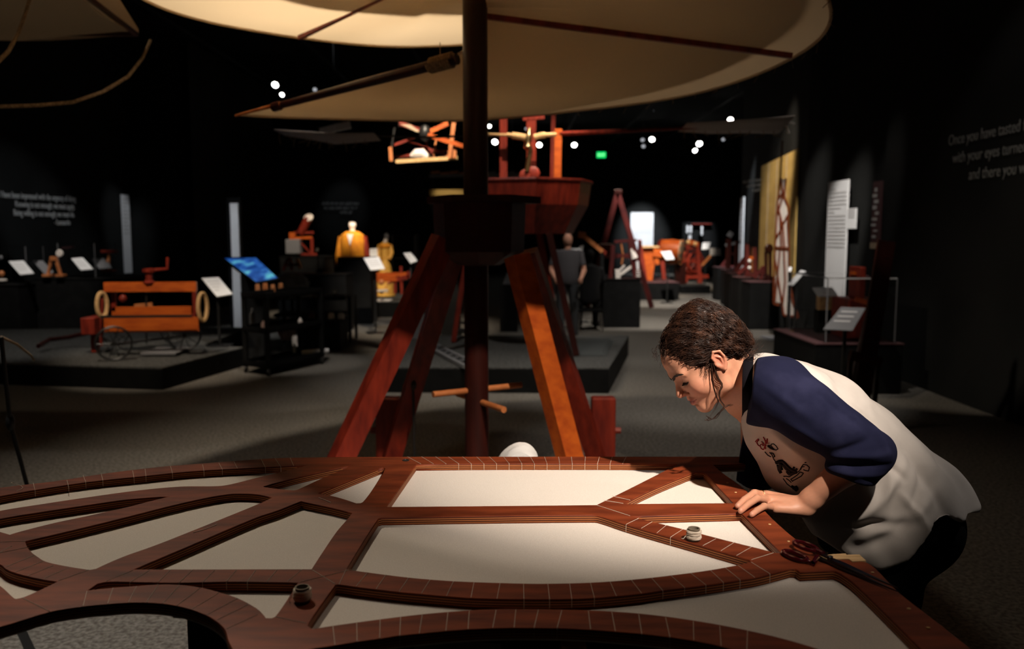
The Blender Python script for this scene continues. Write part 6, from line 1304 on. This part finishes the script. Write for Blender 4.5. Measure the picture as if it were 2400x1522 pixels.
dz += .0025 * np.sin(V[:, 0] * 38 - V[:, 2] * 30 + 2 * np.sin(V[:, 1] * 17)); V = V + Nn * dz[:, None]; slm.vertices.foreach_set('co', V.ravel()); slm.update()
attach('sleeve', slm, M['navy'], parent=woman).parent = shirt
s2 = Field((.50, 2.36, .86), (1.05, 2.80, 1.44), .0042)
s2.path([PP(1768, 915, 2.43), shR, elR, wrR + NP((.004, .01, -.010))], [.070, .080, .062, .050], .03); s2.func(lambda X: -(2.395 - X[..., 1]), .01, 'sub'); s2.func(lambda X: (X[..., 2] - .885), .003, 'sub')
s2.func(lambda X: -(((X - PP(1764, 900, 2.23).astype(np.float32)) @ (NP((-1, .29, .12))).astype(np.float32))), .003, 'sub')
attach('sleeve', s2.mesh('sleeve', 2), M['navy']).parent = shirt
# collar band: tilted ring round the neck
mb = MB(); cpts = [(1754, 836, 2.36), (1750, 866, 2.26), (1749, 905, 2.225), (1749, 945, 2.245), (1749, 974, 2.31), (1747, 972, 2.37), (1748, 966, 2.42), (1752, 930, 2.46), (1757, 880, 2.45), (1758, 848, 2.41)]
nC = len(cpts); base = [Vector(P(*c)) for c in cpts]; fine = []
for i in range(nC):
    for k in range(4):
        t = k / 4; p0, p1, p2, p3 = base[i - 1], base[i], base[(i + 1) % nC], base[(i + 2) % nC]
        fine.append(.5 * ((2 * p1) + (p2 - p0) * t + (2 * p0 - 5 * p1 + 4 * p2 - p3) * t * t + (3 * p1 - p0 - 3 * p2 + p3) * t ** 3))
vs = []; N_ = len(fine); axd = Vector((.9, 0, -.2)).normalized(); cc = sum(fine, Vector()) / N_
for p in fine:
    o_ = (p - cc); o_ -= axd * o_.dot(axd); o_.normalize()
    for a, bb_ in ((-.012, .002), (-.012, .006), (.002, .010), (.013, .012), (.013, .001)): vs.append(p + axd * a + o_ * bb_)
fs = []
for i in range(N_):
    for k in range(5): j = (i + 1) % N_; fs.append((i * 5 + k, i * 5 + (k + 1) % 5, j * 5 + (k + 1) % 5, j * 5 + k))
me = bpy.data.meshes.new('collar'); me.from_pydata([tuple(v) for v in vs], [], fs); me.update(); M['collar'] = mat('black_rib_collar', (.005, .004, .006), .95, spec=.1); attach('collar', me, M['collar']).parent = shirt
# chest print, projected on the cloth where it sits
from mathutils.bvhtree import BVHTree
bv = BVHTree.FromPolygons([tuple(v) for v in (vcos(sme) + wl)], [tuple(p.vertices) for p in sme.polygons])
def onshirt(px, py):
    d = ray(px, py).normalized(); h = bv.ray_cast(Vector((0, 0, CAMZ)), d); return (h[0] + h[1] * .0012) if h[0] is not None else None
def stroke(mb, pts, r):
    q = []
    for i in range(len(pts) - 1):
        for k in range(5): t = k / 5; q.append((pts[i][0] * (1 - t) + pts[i + 1][0] * t, pts[i][1] * (1 - t) + pts[i + 1][1] * t))
    q.append(pts[-1]); w = [onshirt(*a) for a in q]; w = [a for a in w if a is not None and a.y < 2.6]
    if len(w) > 1: mb.tube(w, r * 1.5, 5)
def c7(pts): return [(1760 + x / 8.456, 1000 + y / 8.456) for x, y in pts]
mb = MB()
for s_ in ([(95, 300), (120, 270), (150, 245), (160, 265), (135, 290), (120, 320), (150, 370), (190, 390)], [(205, 350), (185, 380), (205, 430), (245, 455), (275, 425), (270, 395)], [(240, 320), (225, 345), (240, 375), (262, 365), (258, 335), (240, 320)], [(262, 365), (290, 385), (300, 360)], [(250, 205), (275, 260), (300, 320), (325, 335), (330, 260), (290, 300), (285, 390), (292, 440)], [(320, 250), (335, 240)], [(355, 322), (362, 330)], [(210, 300), (230, 310)]): stroke(mb, c7(s_), .0010)
me = bpy.data.meshes.new('p'); me.from_pydata([tuple(v) for v in mb.v], [], mb.f); me.update(); o = attach('red_script_print', me, mat('red_ink', (.32, .012, .015), .8)); o.parent = shirt
mb = MB()
for s_ in ([(335, 370), (370, 420), (430, 450), (500, 465), (540, 440), (500, 380), (450, 340), (410, 345), (400, 375), (440, 430)], [(400, 375), (335, 372)], [(280, 500), (340, 570), (400, 600)], [(370, 510), (420, 560), (450, 640), (520, 740)], [(400, 520), (440, 530), (475, 590), (440, 610), (415, 560)], [(450, 540), (470, 600)],
    [(650, 990), (700, 985), (760, 1000), (820, 960), (880, 930), (960, 880), (1000, 800), (1040, 750), (1110, 760), (1160, 810), (1140, 880), (1080, 870), (1040, 850)], [(990, 850), (1010, 800), (1060, 790)], [(640, 1030), (720, 1140), (800, 1200), (900, 1280)], [(820, 1080), (900, 1040), (1000, 980), (1040, 920), (980, 900), (920, 960), (850, 1010), (790, 1050), (830, 1090)], [(700, 1030), (760, 1070), (800, 1110)], [(1070, 715), (1095, 705)]): stroke(mb, c7(s_), .0009)
for s_, r in (([(500, 720), (560, 690), (620, 680), (680, 730), (740, 800), (800, 850), (860, 880), (910, 890)], .0035), ([(540, 760), (560, 850), (600, 920)], .0030), ([(600, 720), (580, 800), (600, 860)], .004), ([(720, 880), (760, 940), (820, 920), (900, 900)], .0035), ([(640, 740), (720, 830), (790, 890)], .0045), ([(830, 860), (860, 800)], .0018), ([(880, 870), (915, 835)], .0018), ([(340, 380), (400, 425), (460, 450)], .0022), ([(800, 1180), (860, 1210), (920, 1250)], .0030), ([(830, 1220), (920, 1190)], .0030)): stroke(mb, c7(s_), r)
me = bpy.data.meshes.new('p'); me.from_pydata([tuple(v) for v in mb.v], [], mb.f); me.update(); o = attach('black_picture_print', me, mat('black_ink', (.012, .008, .01), .8)); o.parent = shirt
# ---- trousers and shoes
tr = Field((.72, 2.08, 0.05), (1.40, 2.66, 1.12), .007)
hL = NP(P(2095, 1262, 2.28)); hR = NP(P(2085, 1262, 2.46)); hip = NP(P(2128, 1215, 2.37))
for hh, kx in ((hL, .0), (hR, -.04)):
    kn_ = NP((hh[0] - .035 + kx, hh[1], .49)); an_ = NP((hh[0] + .02 + kx, hh[1], .10)); tr.path([hh, hh * .5 + kn_ * .5, kn_, kn_ * .5 + an_ * .5, an_], [.105, .088, .064, .058, .044], .03)
    bt_ = hh + NP((.055, 0, .020)); tr.ell(bt_, (.095, .088, .11), None, .05)
tr.path([hip + NP((0, -.07, 0)), hip + NP((0, .07, 0))], [.115, .115], .06); tr.path([hip, cen[5]], [.11, .085], .05)
tr.cone(PP(1952, 1262, 2.46), hR, .045, .09, .05)
attach('trousers', tr.mesh('trousers', 2), mat('black_trousers', (.0035, .0035, .004), .95, spec=.1))
for hh, kx in ((hL, .0), (hR, -.04)):
    f_ = Field((hh[0] - .20 + kx, hh[1] - .07, -.004), (hh[0] + .12 + kx, hh[1] + .07, .14), .005); x0 = hh[0] + .02 + kx
    f_.path([(x0 + .03, hh[1], .045), (x0 - .06, hh[1], .045), (x0 - .14, hh[1], .035)], [.040, .043, .034], .02).cone((x0, hh[1], .05), (x0, hh[1], .12), .04, .042, .02); f_.func(lambda X: X[..., 2] - .002, 0, 'sub')
    attach('shoe', f_.mesh('shoe', 1), M['blackmetal'])
